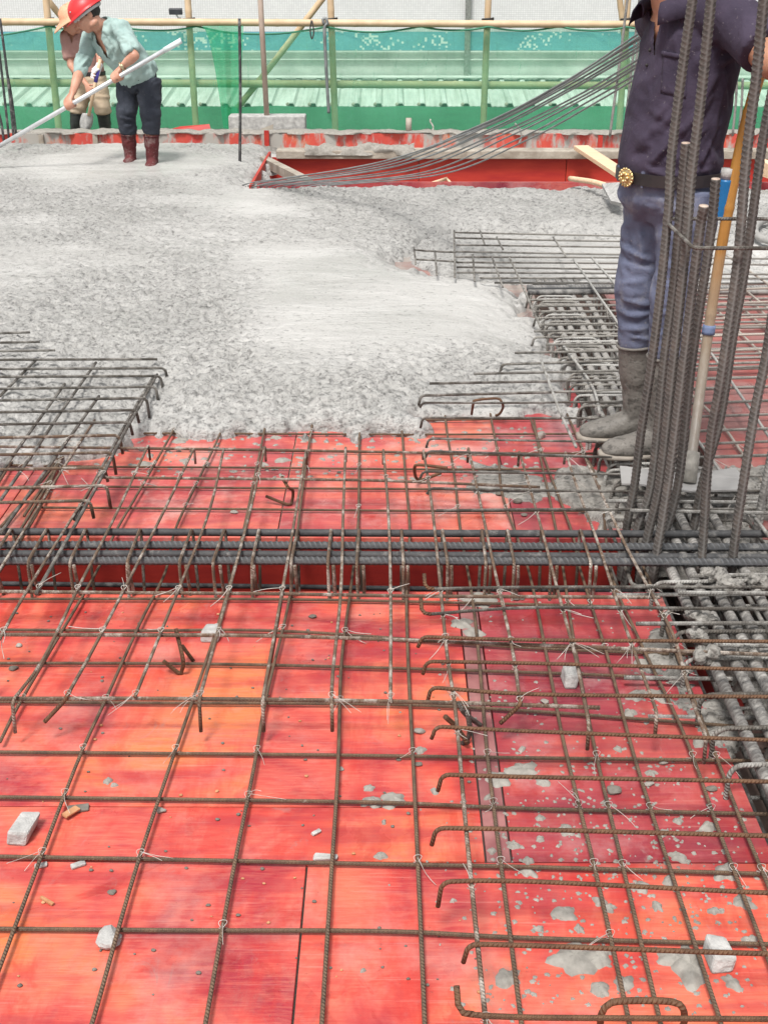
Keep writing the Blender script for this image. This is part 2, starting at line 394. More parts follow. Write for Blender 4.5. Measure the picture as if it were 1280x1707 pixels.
# floodlight on the wall
P = V(293, 18, BY-.25); fl = empty('floodlight', P, 'small black solar floodlight fixed high on the white tiled wall', 'lamp')
mb = MB().obox(P, (.1, 0, 0), (0, .03, .01), (0, -.01, .04)); build('lamp_head', mb, simple('dark_glass', (.03, .03, .035), (.06, .06, .07), rough=.25, bump=0), fl, smooth=False, bevel=.008)
mb = MB().tube([P+Vector((0, .02, -.04)), P+Vector((.02, .1, -.1)), P+Vector((.02, .26, -.1))], .012); build('bracket', mb, M['block'], fl)
# ---- low shed with corrugated roof in front of the building
shed = empty('shed', (0, 18.5, -6), 'low shed with a pale corrugated roof running along the tiled building', 'shed')
ze, zr = z_at(176, 18.2), z_at(131, BY)
mb = MB(); nx = 2000; x0, x1 = -14.0, 15.0
def prof(x):
    q = (x/.31) % 1.0
    return .045*max(0, min(1, (.16-abs(q-.5))/.06)) if abs(q-.5) < .16 else 0.004*math.sin(q*25)
vs = []; fs = []
for i in range(nx+1):
    x = x0+(x1-x0)*i/nx; p = prof(x); vs += [(x, 18.2, ze+p), (x, BY-.06, zr+p), (x, 18.2, ze+p-.012), (x, BY-.06, zr+p-.012)]
for i in range(nx):
    a = i*4; fs += [(a, a+1, a+5, a+4), (a+2, a+6, a+7, a+3), (a, a+4, a+6, a+2)]
mb.add(vs, fs)
build('corrugated_roof', mb, simple('pale_roof_sheet', (.40, .42, .38), (.62, .64, .61), 3, 8, rough=.5, bump=0, stretch=(3, .3, 1)), shed, smooth=False)
mb = MB(); mb.box((x0, BY-.30, zr+.035), (x1, BY-.05, zr+.06)); build('ridge_flashing', mb, m_plain, shed, smooth=False, bevel=.01)
mb = MB()
for i in range(93):
    mb.ball((x0+.31*i+.155, 18.22, ze+.02), .028)
build('fixing_bolt', tag_mb := mb, M['timber'], shed)['kind'] = 'stuff'
mb = MB(); mb.box((x0, 18.6, -6), (x1, 18.9, ze-.05)); build('shed_wall', mb, simple('mossy_wall', (.18, .28, .22), (.26, .38, .30), 2), shed, smooth=False)
# ================================================================== SCAFFOLD, NET
YS = 13.0
m_bam = simple('tan_bamboo', (.48, .34, .20), (.66, .50, .33), 5, rough=.6, bump=.3, stretch=(1, 1, 1))
m_pipe = simple('brown_pipe', (.34, .25, .20), (.50, .40, .33), 8, rough=.6, bump=.4)
m_tie = simple('black_lashing', (.03, .03, .03), (.08, .07, .06), 30)
def bamboo(mb, a, b, r0, r1=None, node=.38):
    a, b = Vector(a), Vector(b); L = (b-a).length; n = max(8, int(L/.02)); r1 = r1 or r0
    ph = random.random()*node
    def rf(i, l):
        q = ((l+ph) % node)/node; bump = .10*math.exp(-((min(q, 1-q))/.03)**2) - .02*math.sin(q*math.pi)
        return (r0+(r1-r0)*i/n)*(1+bump)
    w1, w2 = random.uniform(-.006, .006), random.uniform(-.006, .006)
    pts = [a.lerp(b, i/n)+Vector((w1*math.sin(i/n*5), 0, w2*math.sin(i/n*7))) for i in range(n+1)]
    mb.tube(pts, r0, 12, rfun=rf)
posts = [((77, 0), (99, 217), .036, 'upright at the far left of the scaffold behind the two workers'), ((313, 0), (327, 217), .033, 'upright between the workers and the hanging net corner'),
         ((551, 0), (559, 217), .033, 'upright beside the hooked hanging rod'), ((814, 0), (806, 217), .033, 'upright near the middle, left of the thin rod bundle'),
         ((1046, 0), (1031, 217), .033, 'upright just left of the man in the dark shirt')]
for (a, b, r, d) in posts:
    A, B = V(*a, YS), V(*b, YS); d_ = (A-B); top = A+d_*1.1; bot = B-d_*.6
    o = MB(); bamboo(o, bot, top, r)
    root = empty('scaffold_post', bot, 'bamboo scaffold '+d, 'scaffold pole', 'upright scaffold poles')
    build('pole', o, m_bam, root)
    K = V(a[0]+(b[0]-a[0])*.175, 38, YS); q = MB()
    for j in range(5): q.tube([K+Vector((math.cos(s_)*.056, math.sin(s_)*.056, -.03+j*.014+.004*s_)) for s_ in np.linspace(0, 6.28, 14)], .007, 6, closed=True)
    build('lashing', q, m_tie, root)
def rail(py, Y, r, lab, x0=-5.2, x1=5.6):
    o = MB(); z = V(640, py, Y).z; bamboo(o, (x0, Y, z+.01), (x1, Y, z-.01), r)
    return tag(build('scaffold_rail', o, m_bam), lab, 'scaffold rail')
rail(38, YS-.12, .034, 'upper tan bamboo rail running the whole width above the green net')
rail(140, YS-.02+.1, .038, 'lower bamboo rail seen green through the safety net')
def brace(pa, pb, Y, lab, r=.031):
    A, B = V(*pa, Y), V(*pb, Y); o = MB(); bamboo(o, B, A+(A-B)*.4, r)
    tag(build('scaffold_brace', o, m_bam), lab, 'scaffold brace', 'slanting scaffold poles')
brace((536, 0), (395, 180), YS+.12, 'slanting bamboo brace rising right from the hanging net corner')
brace((80, 0), (130, 60), YS+.16, 'slanting bamboo brace disappearing behind the red hard hat')
brace((1040, 60), (1060, 217), YS+.2, 'short slanting bamboo brace left of the man in the dark shirt', .03)
o = MB(); A, B = V(434, 0, 12.0), V(446, 216, 12.0); o.tube([B, A+(A-B)*.8], .025, 12)
st = empty('steel_post', B, 'thin brown steel post standing on the grey block behind the kerb', 'post')
build('pole', o, m_pipe, st); build('foot', MB().box((B.x-.06, 11.95, B.z-.01), (B.x+.06, 12.05, B.z+.06), .005), M['timber'], st, smooth=False)
# hooked rod and wire loops hanging from the rail
Pp = [V(541, 40, YS-.2), V(538, 32, YS-.2), V(543, 30, YS-.2), V(546, 40, YS-.2), V(541, 44, YS-.2), V(543, 100, YS-.2), V(548, 188, YS-.2)]
tag(build('hooked_rod', MB().tube(smoothpath(Pp), .016, 8), M['rod']), 'dark hooked steel rod hanging from the upper bamboo rail', 'rod')
lp = smoothpath([V(519, 33, YS-.22), V(517, 50, YS-.22), V(520, 64, YS-.22), V(523, 52, YS-.22), V(520, 33, YS-.22)])
tag(build('wire_loop', MB().tube(lp, .008, 6), m_tie), 'small dark wire loop hanging over the rail left of the hooked rod', 'wire')
# green net
def net_mat(name, dens, col):
    t = NT(name); t.base(col); t.rough(.75)
    v = t.co(rnd=False); tr = t.n('ShaderNodeBsdfTransparent'); ms = t.n('ShaderNodeMixShader')
    fac = t.math('ADD', t.ramp(t.noise(t.co(rnd=False, scale=(1, 1, 2.5)), 2.5, 6, .7), [(.35, dens-.08), (.65, dens+.10)]), t.ramp(t.noise(t.co(rnd=False, scale=(9, 9, .6)), 3, 4, .7), [(.55, 0.0), (.7, .12)]), clamp=True)
    tl = t.n('ShaderNodeBsdfTranslucent'); tl.inputs[0].default_value = (*col, 1); m2 = t.n('ShaderNodeMixShader'); m2.inputs[0].default_value = .5
    tr.inputs[0].default_value = (.80, 1.0, .88, 1)
    t.l(t.p.outputs[0], m2.inputs[1]); t.l(tl.outputs[0], m2.inputs[2])
    t.l(fac, ms.inputs[0]); t.l(tr.outputs[0], ms.inputs[1]); t.l(m2.outputs[0], ms.inputs[2])
    t.l(ms.outputs[0], t.t.nodes['Material Output'].inputs[0]); return t.m
m_net = net_mat('green_safety_net', .34, (.17, .50, .33)); m_net2 = net_mat('doubled_green_net', .55, (.05, .50, .26))
m_net3 = net_mat('thick_green_net', .90, (.14, .46, .28))
def sheet(topf, botf, x0, x1, nx, nz, Yf):
    vs = []; fs = []
    for i in range(nx+1):
        x = x0+(x1-x0)*i/nx
        for j in range(nz+1):
            z = botf(x)+(topf(x)-botf(x))*j/nz; vs.append((x, Yf(x, z), z))
    for i in range(nx):
        for j in range(nz): a = i*(nz+1)+j; fs.append((a, a+1, a+nz+2, a+nz+1))
    return MB().add(vs, fs)
def V_x(px, Y): return V(px, 40, Y).x
hang = sorted([V_x(p, YS) for p in (-900, -600, -260, 85, 205, 330, 545, 700, 812, 930, 1040, 1290, 1500, 1800)])
ztop = V(640, 42, YS).z
def topz(x):
    for a, b in zip(hang, hang[1:]):
        if a <= x <= b: q = (x-a)/(b-a); return ztop-.055*4*q*(1-q)*(b-a)
    return ztop
yn = lambda x, z: YS-.13+.03*math.sin(x*5.1+z*2)+.02*math.sin(x*13+z*5)+.02*math.sin(x*2.1-z*9)
net = build('safety_net', sheet(topz, lambda x: -.7, -5.2, 5.6, 260, 24, yn), m_net)
tag(net, 'long see-through green safety net stretched along the scaffold', 'safety net')
hem = MB().tube([(x, yn(x, 0)-.01, topz(x)) for x in np.linspace(-5.19, 5.59, 240)], .010, 6)
build('net_hem', hem, simple('dark_green_rope', (.03, .16, .09), (.05, .22, .13), bump=0), net)
za = V(640, 177, YS+.5).z
sk = build('net_skirt', sheet(lambda x: za+.006*math.sin(x*9), lambda x: -2.5, -5.5, 6, 120, 20, lambda x, z: YS+.5+.03*math.sin(x*4+z)), m_net3)
tag(sk, 'dense dark green net hung low behind the scaffold', 'safety net')
# loose corner of net hanging in front of the rail
c = [V(337, 42, YS-.3), V(405, 40, YS-.3)]; vs = []; fs = []; nn = 26
for j in range(nn+1):
    q = j/nn; py = 42+174*q; xl = 337+ (36*q**.6); xr = 406-(8*q)
    for i in range(17):
        u = i/16; vs.append(V(xl+(xr-xl)*u, py, YS-.3+.05*math.sin(u*11+q*2)*(1-.3*q)))
for j in range(nn):
    for i in range(16): a = j*17+i; fs.append((a, a+1, a+18, a+17))
tag(build('net_corner', MB().add(vs, fs), m_net2), 'loose darker green net corner hanging in folds from the rail', 'safety net')
# ================================================================== KERB AND PIT
YK = 11.75
kz0, kz1 = V(640, 246, YK).z, V(640, 222, YK).z
def mort_strip(x0, x1, y0, y1, z0, z1, amp=.03, s=3):
    """a ragged bead of mortar"""
    n = int((x1-x0)/.02); m = 9; vs = []; fs = []
    for i in range(n+1):
        x = x0+(x1-x0)*i/n
        for k in range(m):
            a = math.pi*k/(m-1); nz = 1+.45*float(fbm(np.array(x*9.), np.array(k*.7), o=3, s=s))
            vs.append((x, (y0+y1)/2-math.cos(a)*(y1-y0)/2*nz, z0+math.sin(a)**.6*(z1-z0)*nz))
    for i in range(n):
        for k in range(m-1): a = i*m+k; fs.append((a, a+1, a+m+1, a+m))
    return MB().add(vs, fs)
t = NT('splashed_red_board'); v = t.co(rnd=False)
c = t.ramp(t.noise(v, 3, 5), [(.3, (.40, .035, .03)), (.55, (.52, .07, .045)), (.7, (.50, .13, .05))])
vv = t.co(rnd=False, scale=(1, 1, .35)); k = t.noise(vv, 2.2, 7, .72)
c = t.mix(t.ramp(k, [(.47, 0.0), (.54, 1.0)]), c, (.34, .32, .29)); t.base(c); t.rough(.75); t.bump(k, .5, .02)
m_kerb = t.m
kb = empty('kerb_formwork', (0, YK, kz0), 'long red kerb board splashed with grey mortar below the net', 'formwork kerb')
build('face_board', MB().box((-5, YK, kz0-.05), (V(1290, 235, YK).x+2, YK+.05, kz1)), m_kerb, kb, smooth=False)
build('mortar_top', mort_strip(-5, 5.6, YK-.012, YK+.22, kz1-.005, kz1+.018, s=5), M['splat'], kb)
for px in (70, 160, 445, 1000):
    x = V(px, 235, YK).x; build('batten', MB().box((x-.022, YK-.03, kz0-.02), (x+.022, YK-.002, kz1+(.03 if px == 445 else -.01)), .002), M['form_dark'] if px in (445, 1000) else M['timber'], kb, smooth=False)
build('ledge', mort_strip(-5, V(462, 250, 11.3).x, YK-.28, YK-.06, kz0-.07, kz0+.008, s=8), M['mortar'], kb)
# things lying behind and on the kerb
P = V(447, 217, 12.05); o = MB().obox(P+Vector((0, 0, .07)), (.36, 0, 0), (0, .1, 0), (0, 0, .075))
bl = build('concrete_block', o, M['block'], smooth=False, bevel=.012); tag(bl, 'long pale broken concrete block lying behind the kerb below the net corner', 'concrete block')
P = V(320, 214, 12.0)
o = MB().add([V(268, 219, 12), V(352, 217, 12), V(349, 206, 12.05), V(300, 210, 12.05), V(268, 219, 12.03), V(352, 219, 12.03), V(349, 208, 12.08), V(300, 212, 12.08)], [(0, 1, 2, 3), (7, 6, 5, 4), (0, 4, 5, 1), (1, 5, 6, 2), (2, 6, 7, 3), (3, 7, 4, 0)])
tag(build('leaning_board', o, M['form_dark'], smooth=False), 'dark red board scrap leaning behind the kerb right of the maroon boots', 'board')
P = V(681, 222, YK+.12); tag(build('wooden_peg', MB().tube([P, P+Vector((0, 0, .14))], .028, 7), M['timber']), 'short grey wooden peg standing on the kerb', 'peg')
tag(build('bent_wire', MB().tube(smoothpath([V(720, 222, YK+.1), V(722, 210, YK+.1), V(717, 202, YK+.1), V(718, 198, YK+.1)]), .008, 6), M['wire']), 'pale bent wire sticking up from the kerb', 'wire')
tag(build('curved_rod', MB().tube(smoothpath([V(864, 240, YK-.1), V(869, 228, YK-.1), V(866, 214, YK-.1), V(858, 205, YK-.1)]), .009, 6), M['bar_grey']), 'short curved rod bent over the red kerb right of the rods', 'rod')
# pit
YP0, YP1 = 9.35, 11.1
px0, px1 = V(452, 262, YP1).x, V(1400, 262, YP1).x+1.5
zt_ = V(640, 262, YP1).z
pit = empty('pit_formwork', (0, YP1, -.5), 'deep red boarded pit with a grey timber along its far edge', 'formwork pit')
for i in range(5):
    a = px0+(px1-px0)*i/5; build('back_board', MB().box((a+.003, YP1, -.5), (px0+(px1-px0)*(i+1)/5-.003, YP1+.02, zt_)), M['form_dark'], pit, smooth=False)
build('edge_timber', MB().box((px0+.05, YP1-.06, zt_-.0), (px1, YP1+.12, V(640, 249, YP1).z), .004), M['timber'], pit, smooth=False, bevel=.006)
build('edge_mortar', mort_strip(px0+.3, V(690, 250, YP1).x, YP1-.075, YP1+.08, zt_+.03, zt_+.10, s=12), M['splat'], pit)
xa = V(415, 308, YP0).x
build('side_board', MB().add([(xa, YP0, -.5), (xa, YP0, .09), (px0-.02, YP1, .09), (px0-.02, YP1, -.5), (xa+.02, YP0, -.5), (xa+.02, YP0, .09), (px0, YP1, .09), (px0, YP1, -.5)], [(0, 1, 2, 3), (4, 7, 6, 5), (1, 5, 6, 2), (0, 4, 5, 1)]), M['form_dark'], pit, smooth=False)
build('pit_floor', MB().box((xa, YP0, -.53), (px1, YP1, -.5)), M['timber'], pit, smooth=False)
build('near_lip', MB().box((xa+.06, YP0-.015, -.5), (px1, YP0+.01, .118)), M['form_rose'], pit, smooth=False)
o = MB(); o.obox(V(475, 285, 10.2), V(515, 300, 9.6)*.5-V(440, 262, 10.9)*.5, (.0, 0, .035), (.03, .02, 0))
tag(build('fallen_timber', o, M['timber'], smooth=False), 'grey timber fallen across the left end of the red pit', 'timber')
mb = MB(); mb.tube([V(722, 304, 9.5), V(744, 297, 9.9)], .014, 5); mb.tube([V(744, 297, 9.9), V(752, 305, 9.6)], .010, 5)
tag(build('wood_scrap', mb, M['wood']), 'light splintered wood scrap on the near lip of the pit', 'wood scrap')
# far deck under kerb and beyond the pit
build_far = MB(); build_far.box((-9, YP1+.12, -.3), (9, YK+.1, .02)); tag(build('far_slab', build_far, M['concrete'], smooth=False), kind='structure')
# sawn plank resting on the pit's edge timber
A, B = V(968, 245, 11.0), V(1046, 296, 9.9); d = (B-A); n_ = Vector((d.y, -d.x, 0)).normalized()
tag(build('sawn_plank', MB().obox((A+B)/2, d/2, n_*.065, (0, 0, .018)), M['wood'], smooth=False, bevel=.004), 'fresh pale sawn plank resting on the far pit edge behind the man', 'plank')
# ================================================================== FORMWORK DECK
def panel(x0, x1, y0, y1, m, lab, grp='red formwork boards', th=.018, z=0.0, name='formwork_panel'):
    o = build(name, MB().box((x0+.002, y0+.002, z-th), (x1-.002, y1-.002, z)), m, smooth=False, bevel=.0015)
    return tag(o, lab, 'formwork board', grp)
XA = G(500, 1570).x; XB = G(806, 1400).x; Y1 = G(300, 1436).y; Y2 = G(300, 1345).y; YB = G(900, 1440).y
panel(-2.2, XA, -.2, Y1, M['form'], 'bright red board at the bottom left corner of the photo')
panel(XA, 2.2*.38, -.2, Y1, M['form'], 'orange red board at the bottom, right of the dark lengthways seam')
panel(-2.2, XB, Y1, Y2, M['form'], 'narrow pink red plank with wavy grain between two cross seams')
panel(-2.2, -.30, Y2, YN, M['form'], 'red board with pale wet patches below the left end of the beam')
panel(-.30, XB, Y2, YN, M['form'], 'glowing orange red board just below the middle of the beam')
panel(XB+.052, XL, Y1, YN, M['form_rose'], 'crimson board spotted with mortar beside the right hand trench')
panel(XB, XB+.052, Y1, YN, M['strip'], 'narrow dark purple strip running lengthways between two boards', name='edge_strip')
# beyond the cross beam
xs = [-3.6, -1.25, -.35, .40, XL]
ym = [YF, 3.95, 4.6, 5.3, 6.6, 9.3]
M['form_far'] = form_mat('mortar_covered_plywood', [(.30, .15, .13), (.30, .27, .24), (.33, .30, .27), (.26, .23, .21), (.38, .34, .31), (.24, .12, .11)], .5)
desc = ['far left behind the beam', 'left of centre behind the beam', 'middle behind the beam', 'left of the far trench behind the beam']
for j in range(5):
    for i in range(4):
        panel(xs[i], xs[i+1], ym[j], ym[j+1], M['form_far'] if j == 4 or (i == 3 and j == 3) else M['form_rose'] if (i == 3 or j > 1) else M['form_back'], 'red board %s, row %d back from the beam' % (desc[i], j+1), 'red boards behind the beam')
panel(XL, XR, 6.6, 9.3, M['form_far'], 'grey mortar covered board beyond the far end of the trench')
for j in range(5):
    panel(XR, 4, ym[j], ym[j+1], M['form_far'] if j == 4 else M['form_dust'], 'dusty rose board right of the column bars, row %d back' % (j+1), 'boards right of the column')
panel(XR, 3, -.2, YN, M['form_rose'], 'dark crimson board right of the lengthways trench')
# trench sides and bottoms
tr = empty('beam_trench', (0, (YN+YF)/2, -.42), 'dark red boarded trench under the four thick beam bars', 'formwork trench')
D = -.40
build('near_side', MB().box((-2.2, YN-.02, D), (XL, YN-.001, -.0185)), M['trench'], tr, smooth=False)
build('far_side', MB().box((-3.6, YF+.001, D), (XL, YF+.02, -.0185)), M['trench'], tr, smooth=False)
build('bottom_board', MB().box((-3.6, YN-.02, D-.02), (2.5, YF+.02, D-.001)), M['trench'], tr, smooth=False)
tr2 = empty('beam_trench', ((XL+XR)/2, 3, -.42), 'deep mortar stained trench holding the caked bars on the right', 'formwork trench')
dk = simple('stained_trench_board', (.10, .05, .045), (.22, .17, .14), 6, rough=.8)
for (a, b) in ((-.2, YN-.021), (YF+.021, 6.6)):
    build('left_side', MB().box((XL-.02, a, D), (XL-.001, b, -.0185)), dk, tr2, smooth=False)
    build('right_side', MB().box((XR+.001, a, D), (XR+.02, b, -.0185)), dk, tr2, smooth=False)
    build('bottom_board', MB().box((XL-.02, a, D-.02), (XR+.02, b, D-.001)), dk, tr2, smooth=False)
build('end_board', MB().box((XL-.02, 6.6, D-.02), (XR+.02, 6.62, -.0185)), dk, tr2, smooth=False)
# ================================================================== FRESH CONCRETE
def pdist(x, y, poly):
    d = np.full(x.shape, 1e9); inside = np.zeros(x.shape, bool)
    for i in range(len(poly)):
        ax, ay = poly[i]; bx, by = poly[(i+1) % len(poly)]
        dx, dy = bx-ax, by-ay; q = np.clip(((x-ax)*dx+(y-ay)*dy)/(dx*dx+dy*dy+1e-12), 0, 1)
        d = np.minimum(d, np.hypot(x-ax-q*dx, y-ay-q*dy))
        with np.errstate(divide='ignore', invalid='ignore'):
            c = ((ay > y) != (by > y)) & (x < (bx-ax)*(y-ay)/(by-ay+1e-15)+ax)
        inside ^= c
    return np.where(inside, d, -d)
front = [(-700, 790), (-80, 775), (60, 757), (150, 738), (200, 712), (240, 694), (330, 704), (420, 700), (520, 706), (600, 708), (700, 700), (715, 676), (830, 668), (930, 676), (960, 672),
         (945, 620), (915, 570), (890, 520), (868, 482), (830, 476), (760, 468), (700, 452), (676, 436), (676, 416), (700, 404), (760, 382), (860, 385), (960, 396), (1040, 392), (1180, 412), (1290, 448), (1500, 480), (1800, 500)]
poly = [tuple(G(a, b, .06)[:2]) for a, b in front]
poly += [(6.5, 9.34), (xa+.05, 9.34), (px0-.03, YP1), (px0-.03, YK-.1), (-9, YK-.1)]
def heightsheet(name, poly, x, y, T, fr, rough_amp, m, z0=.002, rmf=None):
    """x, y: 2-D grids; T: thickness; fr: width of the sloping front"""
    d = pdist(x, y, poly)+(.05 if rmf is None else .085)*fbm(x*5, y*5, o=4, s=21)+.018*fbm(x*30, y*30, o=2, s=5)
    q = np.clip(d/fr, 0, 1); prof_ = np.sqrt(1-(1-q)**2)
    rm = .12+.88*np.clip(fbm(x*.9, y*.8, o=3, s=3)*1.5+.42, 0, 1)
    if rmf is not None: rm = np.clip(rm+rmf, .05, 1)
    lump = np.abs(fbm(x*13, y*13, o=4, s=40, g=.6)); pitn = fbm(x*38, y*38, o=3, s=60)
    z = z0+T*prof_ + rough_amp*rm*prof_*(-1.0*np.clip(.35-lump, 0, 1)*1.2+.35*fbm(x*4, y*4, o=3, s=9)+.5*np.clip(pitn, -1, .3))*np.clip(prof_*1.4, 0, 1)
    ny, nx = x.shape; keep = d > -.004
    idx = -np.ones(x.shape, int); 
    fm = keep[:-1, :-1] | keep[1:, :-1] | keep[:-1, 1:] | keep[1:, 1:]
    us = np.zeros(x.shape, bool); us[:-1, :-1] |= fm; us[1:, :-1] |= fm; us[:-1, 1:] |= fm; us[1:, 1:] |= fm
    z = np.where(keep, z, z0-.022); idx[us] = np.arange(us.sum())
    me = bpy.data.meshes.new(name); co = np.stack([x[us], y[us], z[us]], 1)
    a, b, c, e = idx[:-1, :-1][fm], idx[:-1, 1:][fm], idx[1:, 1:][fm], idx[1:, :-1][fm]
    quads = np.stack([a, b, c, e], 1)
    me.vertices.add(len(co)); me.vertices.foreach_set('co', co.astype(np.float32).ravel())
    me.loops.add(quads.size); me.loops.foreach_set('vertex_index', quads.ravel().astype(np.int32))
    me.polygons.add(len(quads)); me.polygons.foreach_set('loop_start', np.arange(0, quads.size, 4, dtype=np.int32))
    me.polygons.foreach_set('loop_total', np.full(len(quads), 4, np.int32)); me.update(calc_edges=True)
    at = me.attributes.new('coarse', 'FLOAT', 'POINT'); at.data.foreach_set('value', np.clip((rm*(.4+.6*np.ones_like(rm)))[us], 0, 1).astype(np.float32))
    me.polygons.foreach_set('use_smooth', [True]*len(quads)); me.materials.append(m); me.validate()
    o = bpy.data.objects.new(name, me); sc.collection.objects.link(o); return o
ys = [3.5]
while ys[-1] < 11.7: ys.append(ys[-1]+max(.009, ys[-1]**2*.00034))
ys = np.array(ys); us_ = np.linspace(-.72, .72, 620)
y = np.repeat(ys[:, None], len(us_), 1); x = us_[None, :]*y
T = np.full(x.shape, .115)
def blob(px, py, r, val):
    global T
    c = G(px, py, .06); k = np.exp(-(((x-c.x)/r)**2+((y-c.y)/(r*1.5))**2)); T = T*(1-k)+val*k
for b_ in ((60, 690, .45, .085), (-150, 700, .6, .085), (150, 650, .35, .08), (40, 600, .4, .10), (820, 640, .30, .05), (870, 560, .2, .06), (730, 430, .35, .075), (560, 560, .5, .135), (300, 450, 1.0, .125)): blob(*b_)
RF = np.zeros(x.shape)
for px, py, r, val in ((180, 560, .55, .9), (60, 560, .5, .6), (240, 600, .3, .5), (-100, 600, .9, .5), (60, 400, .7, .35), (560, 640, .5, .55), (330, 640, .5, .4), (820, 350, .9, .3), (1000, 350, .8, .5), (300, 350, .9, .1), (500, 480, .55, -.6), (420, 590, .35, -.5), (650, 510, .6, -.45), (200, 400, .5, -.4), (760, 560, .5, -.3), (450, 380, .8, -.4), (700, 600, .4, .3)):
    c = G(px, py, .1); RF += val*np.exp(-(((x-c.x)/r)**2+((y-c.y)/(r*1.6))**2))
cz = heightsheet('fresh_concrete', poly, x, y, T, .34, .034, M['concrete'], rmf=RF)
tag(cz, kind='structure')
# spilled mortar heaps on the boards and in the trenches
def heap(pts, z, T_, m, lab, step=.009, fr=.06, amp=.02, name='mortar_heap'):
    P_ = [tuple(G(a, b, z)[:2]) for a, b in pts]; a = np.array(P_); x0, y0 = a.min(0)-.08; x1, y1 = a.max(0)+.08
    xx, yy = np.meshgrid(np.arange(x0, x1, step), np.arange(y0, y1, step))
    o = heightsheet(name, P_, xx, yy, np.full(xx.shape, T_), fr, amp, m, z0=z+.001)
    return tag(o, lab, 'mortar', 'mortar heaps')
heap([(672, 398), (760, 378), (900, 390), (1040, 392), (1300, 430), (1500, 470), (1500, 490), (1160, 476), (880, 474), (760, 474), (690, 450)], 0, .035, M['concrete'], 'thin skin of grey concrete under the far grey mesh', .012, .10, .03)
heap([(930, 790), (985, 780), (1040, 800), (1075, 830), (1060, 880), (1000, 884), (950, 850)], 0, .028, M['mortar'], 'grey mortar lumps spilled on the boards left of the column foot')
heap([(1040, 870), (1300, 870), (1420, 960), (1060, 950)], -.06, .05, M['mortar'], 'grey mortar filling the beam crossing under the column bars', .011)
heap([(770, 765), (850, 775), (905, 800), (890, 835), (800, 815)], 0, .004, M['mortar'], 'thin grey mortar smear on the red boards behind the beam', .008, .03, .006)
heap([(1040, 1060), (1120, 1040), (1180, 1130), (1205, 1230), (1150, 1200), (1090, 1130)], 0, .012, M['mortar'], 'grey mortar crust on the edge of the right hand trench', .008, .04, .02)
heap([(1130, 960), (1420, 960), (1700, 1650), (1560, 1650), (1330, 1330)], -.38, .07, M['mortar'], 'mortar lying in the bottom of the right hand trench', .012, .1, .05)
heap([(1110, 780), (1420, 780), (1500, 870), (1060, 870)], 0.0, .03, M['mortar'], 'rough mortar ground around the flat hoe blade', .010, .06, .035)
def meshify(mb, voxel, smooth=4, fold=0, fscale=(9, 9, 9), seed=0, cut=None, fdir=None, creases=()):
    me = bpy.data.meshes.new('tmp'); me.from_pydata(mb.v, [], mb.f); me.update()
    o = bpy.data.objects.new('tmp', me); sc.collection.objects.link(o)
    r = o.modifiers.new('r', 'REMESH'); r.mode = 'VOXEL'; r.voxel_size = voxel; r.use_smooth_shade = True
    if smooth: s_ = o.modifiers.new('s', 'SMOOTH'); s_.iterations = smooth; s_.factor = .5
    dg = bpy.context.evaluated_depsgraph_get(); m2 = bpy.data.meshes.new_from_object(o.evaluated_get(dg))
    bpy.data.objects.remove(o); bpy.data.meshes.remove(me)
    n = len(m2.vertices); co = np.empty(n*3); m2.vertices.foreach_get('co', co); co = co.reshape(-1, 3)
    if fold:
        no = np.empty(n*3); m2.vertex_normals.foreach_get('vector', no) if hasattr(m2, 'vertex_normals') else m2.vertices.foreach_get('normal', no); no = no.reshape(-1, 3)
        a, b, c = co[:, 0]*fscale[0], co[:, 1]*fscale[1], co[:, 2]*fscale[2]
        if fdir: a = a+co[:, 2]*fdir
        wv = fbm(a*.5, b*.5, c*.5, o=2, s=seed+3)*1.2
        rid = 1-np.abs(fbm(a+wv, b+wv, c, o=3, s=seed))*2.1
        co = co+no*(np.clip(rid, -1, 1)*fold)[:, None]
    if creases:
        no = np.empty(n*3); m2.vertex_normals.foreach_get('vector', no); no = no.reshape(-1, 3); S = np.array([1, .25, 1]); dz = np.zeros(n)
        for k_, (A, B, wd, am) in enumerate(creases):
            A, B = np.array(A), np.array(B); d_ = (B-A)*S; q = np.clip((((co-A)*S) @ d_)/(d_ @ d_), 0, 1)
            off = ((co-A)*S)-q[:, None]*d_; nn_ = np.array([-d_[2], 0, d_[0]]); nn_ = nn_/np.linalg.norm(nn_)
            sgn = off @ nn_; dd = np.linalg.norm(off, axis=1); dd = dd*(1+.35*np.sin(q*7+k_)); tp = np.sqrt(np.clip(4*q*(1-q), 0, 1))*.85+.15
            dz += am*tp*(np.exp(-(dd/wd)**2)-.8*np.exp(-((sgn-1.7*wd)**2+(dd**2-sgn**2).clip(0))/(wd*1.1)**2))*(np.abs((co-A)[:, 1]) < .16)
        co = co+no*dz[:, None]
    f = np.empty(len(m2.polygons)*4, np.int32)
    faces = [tuple(p.vertices) for p in m2.polygons]
    if cut is not None:
        keep = []
        for q in faces:
            cc = co[list(q)].mean(0)
            if not cut(Vector(cc)): keep.append(q)
        faces = keep
    bpy.data.meshes.remove(m2); out = MB(); out.v = [tuple(p) for p in co]; out.f = faces; out.uv = [(0, 0)]*len(co); out.n = len(co); return out
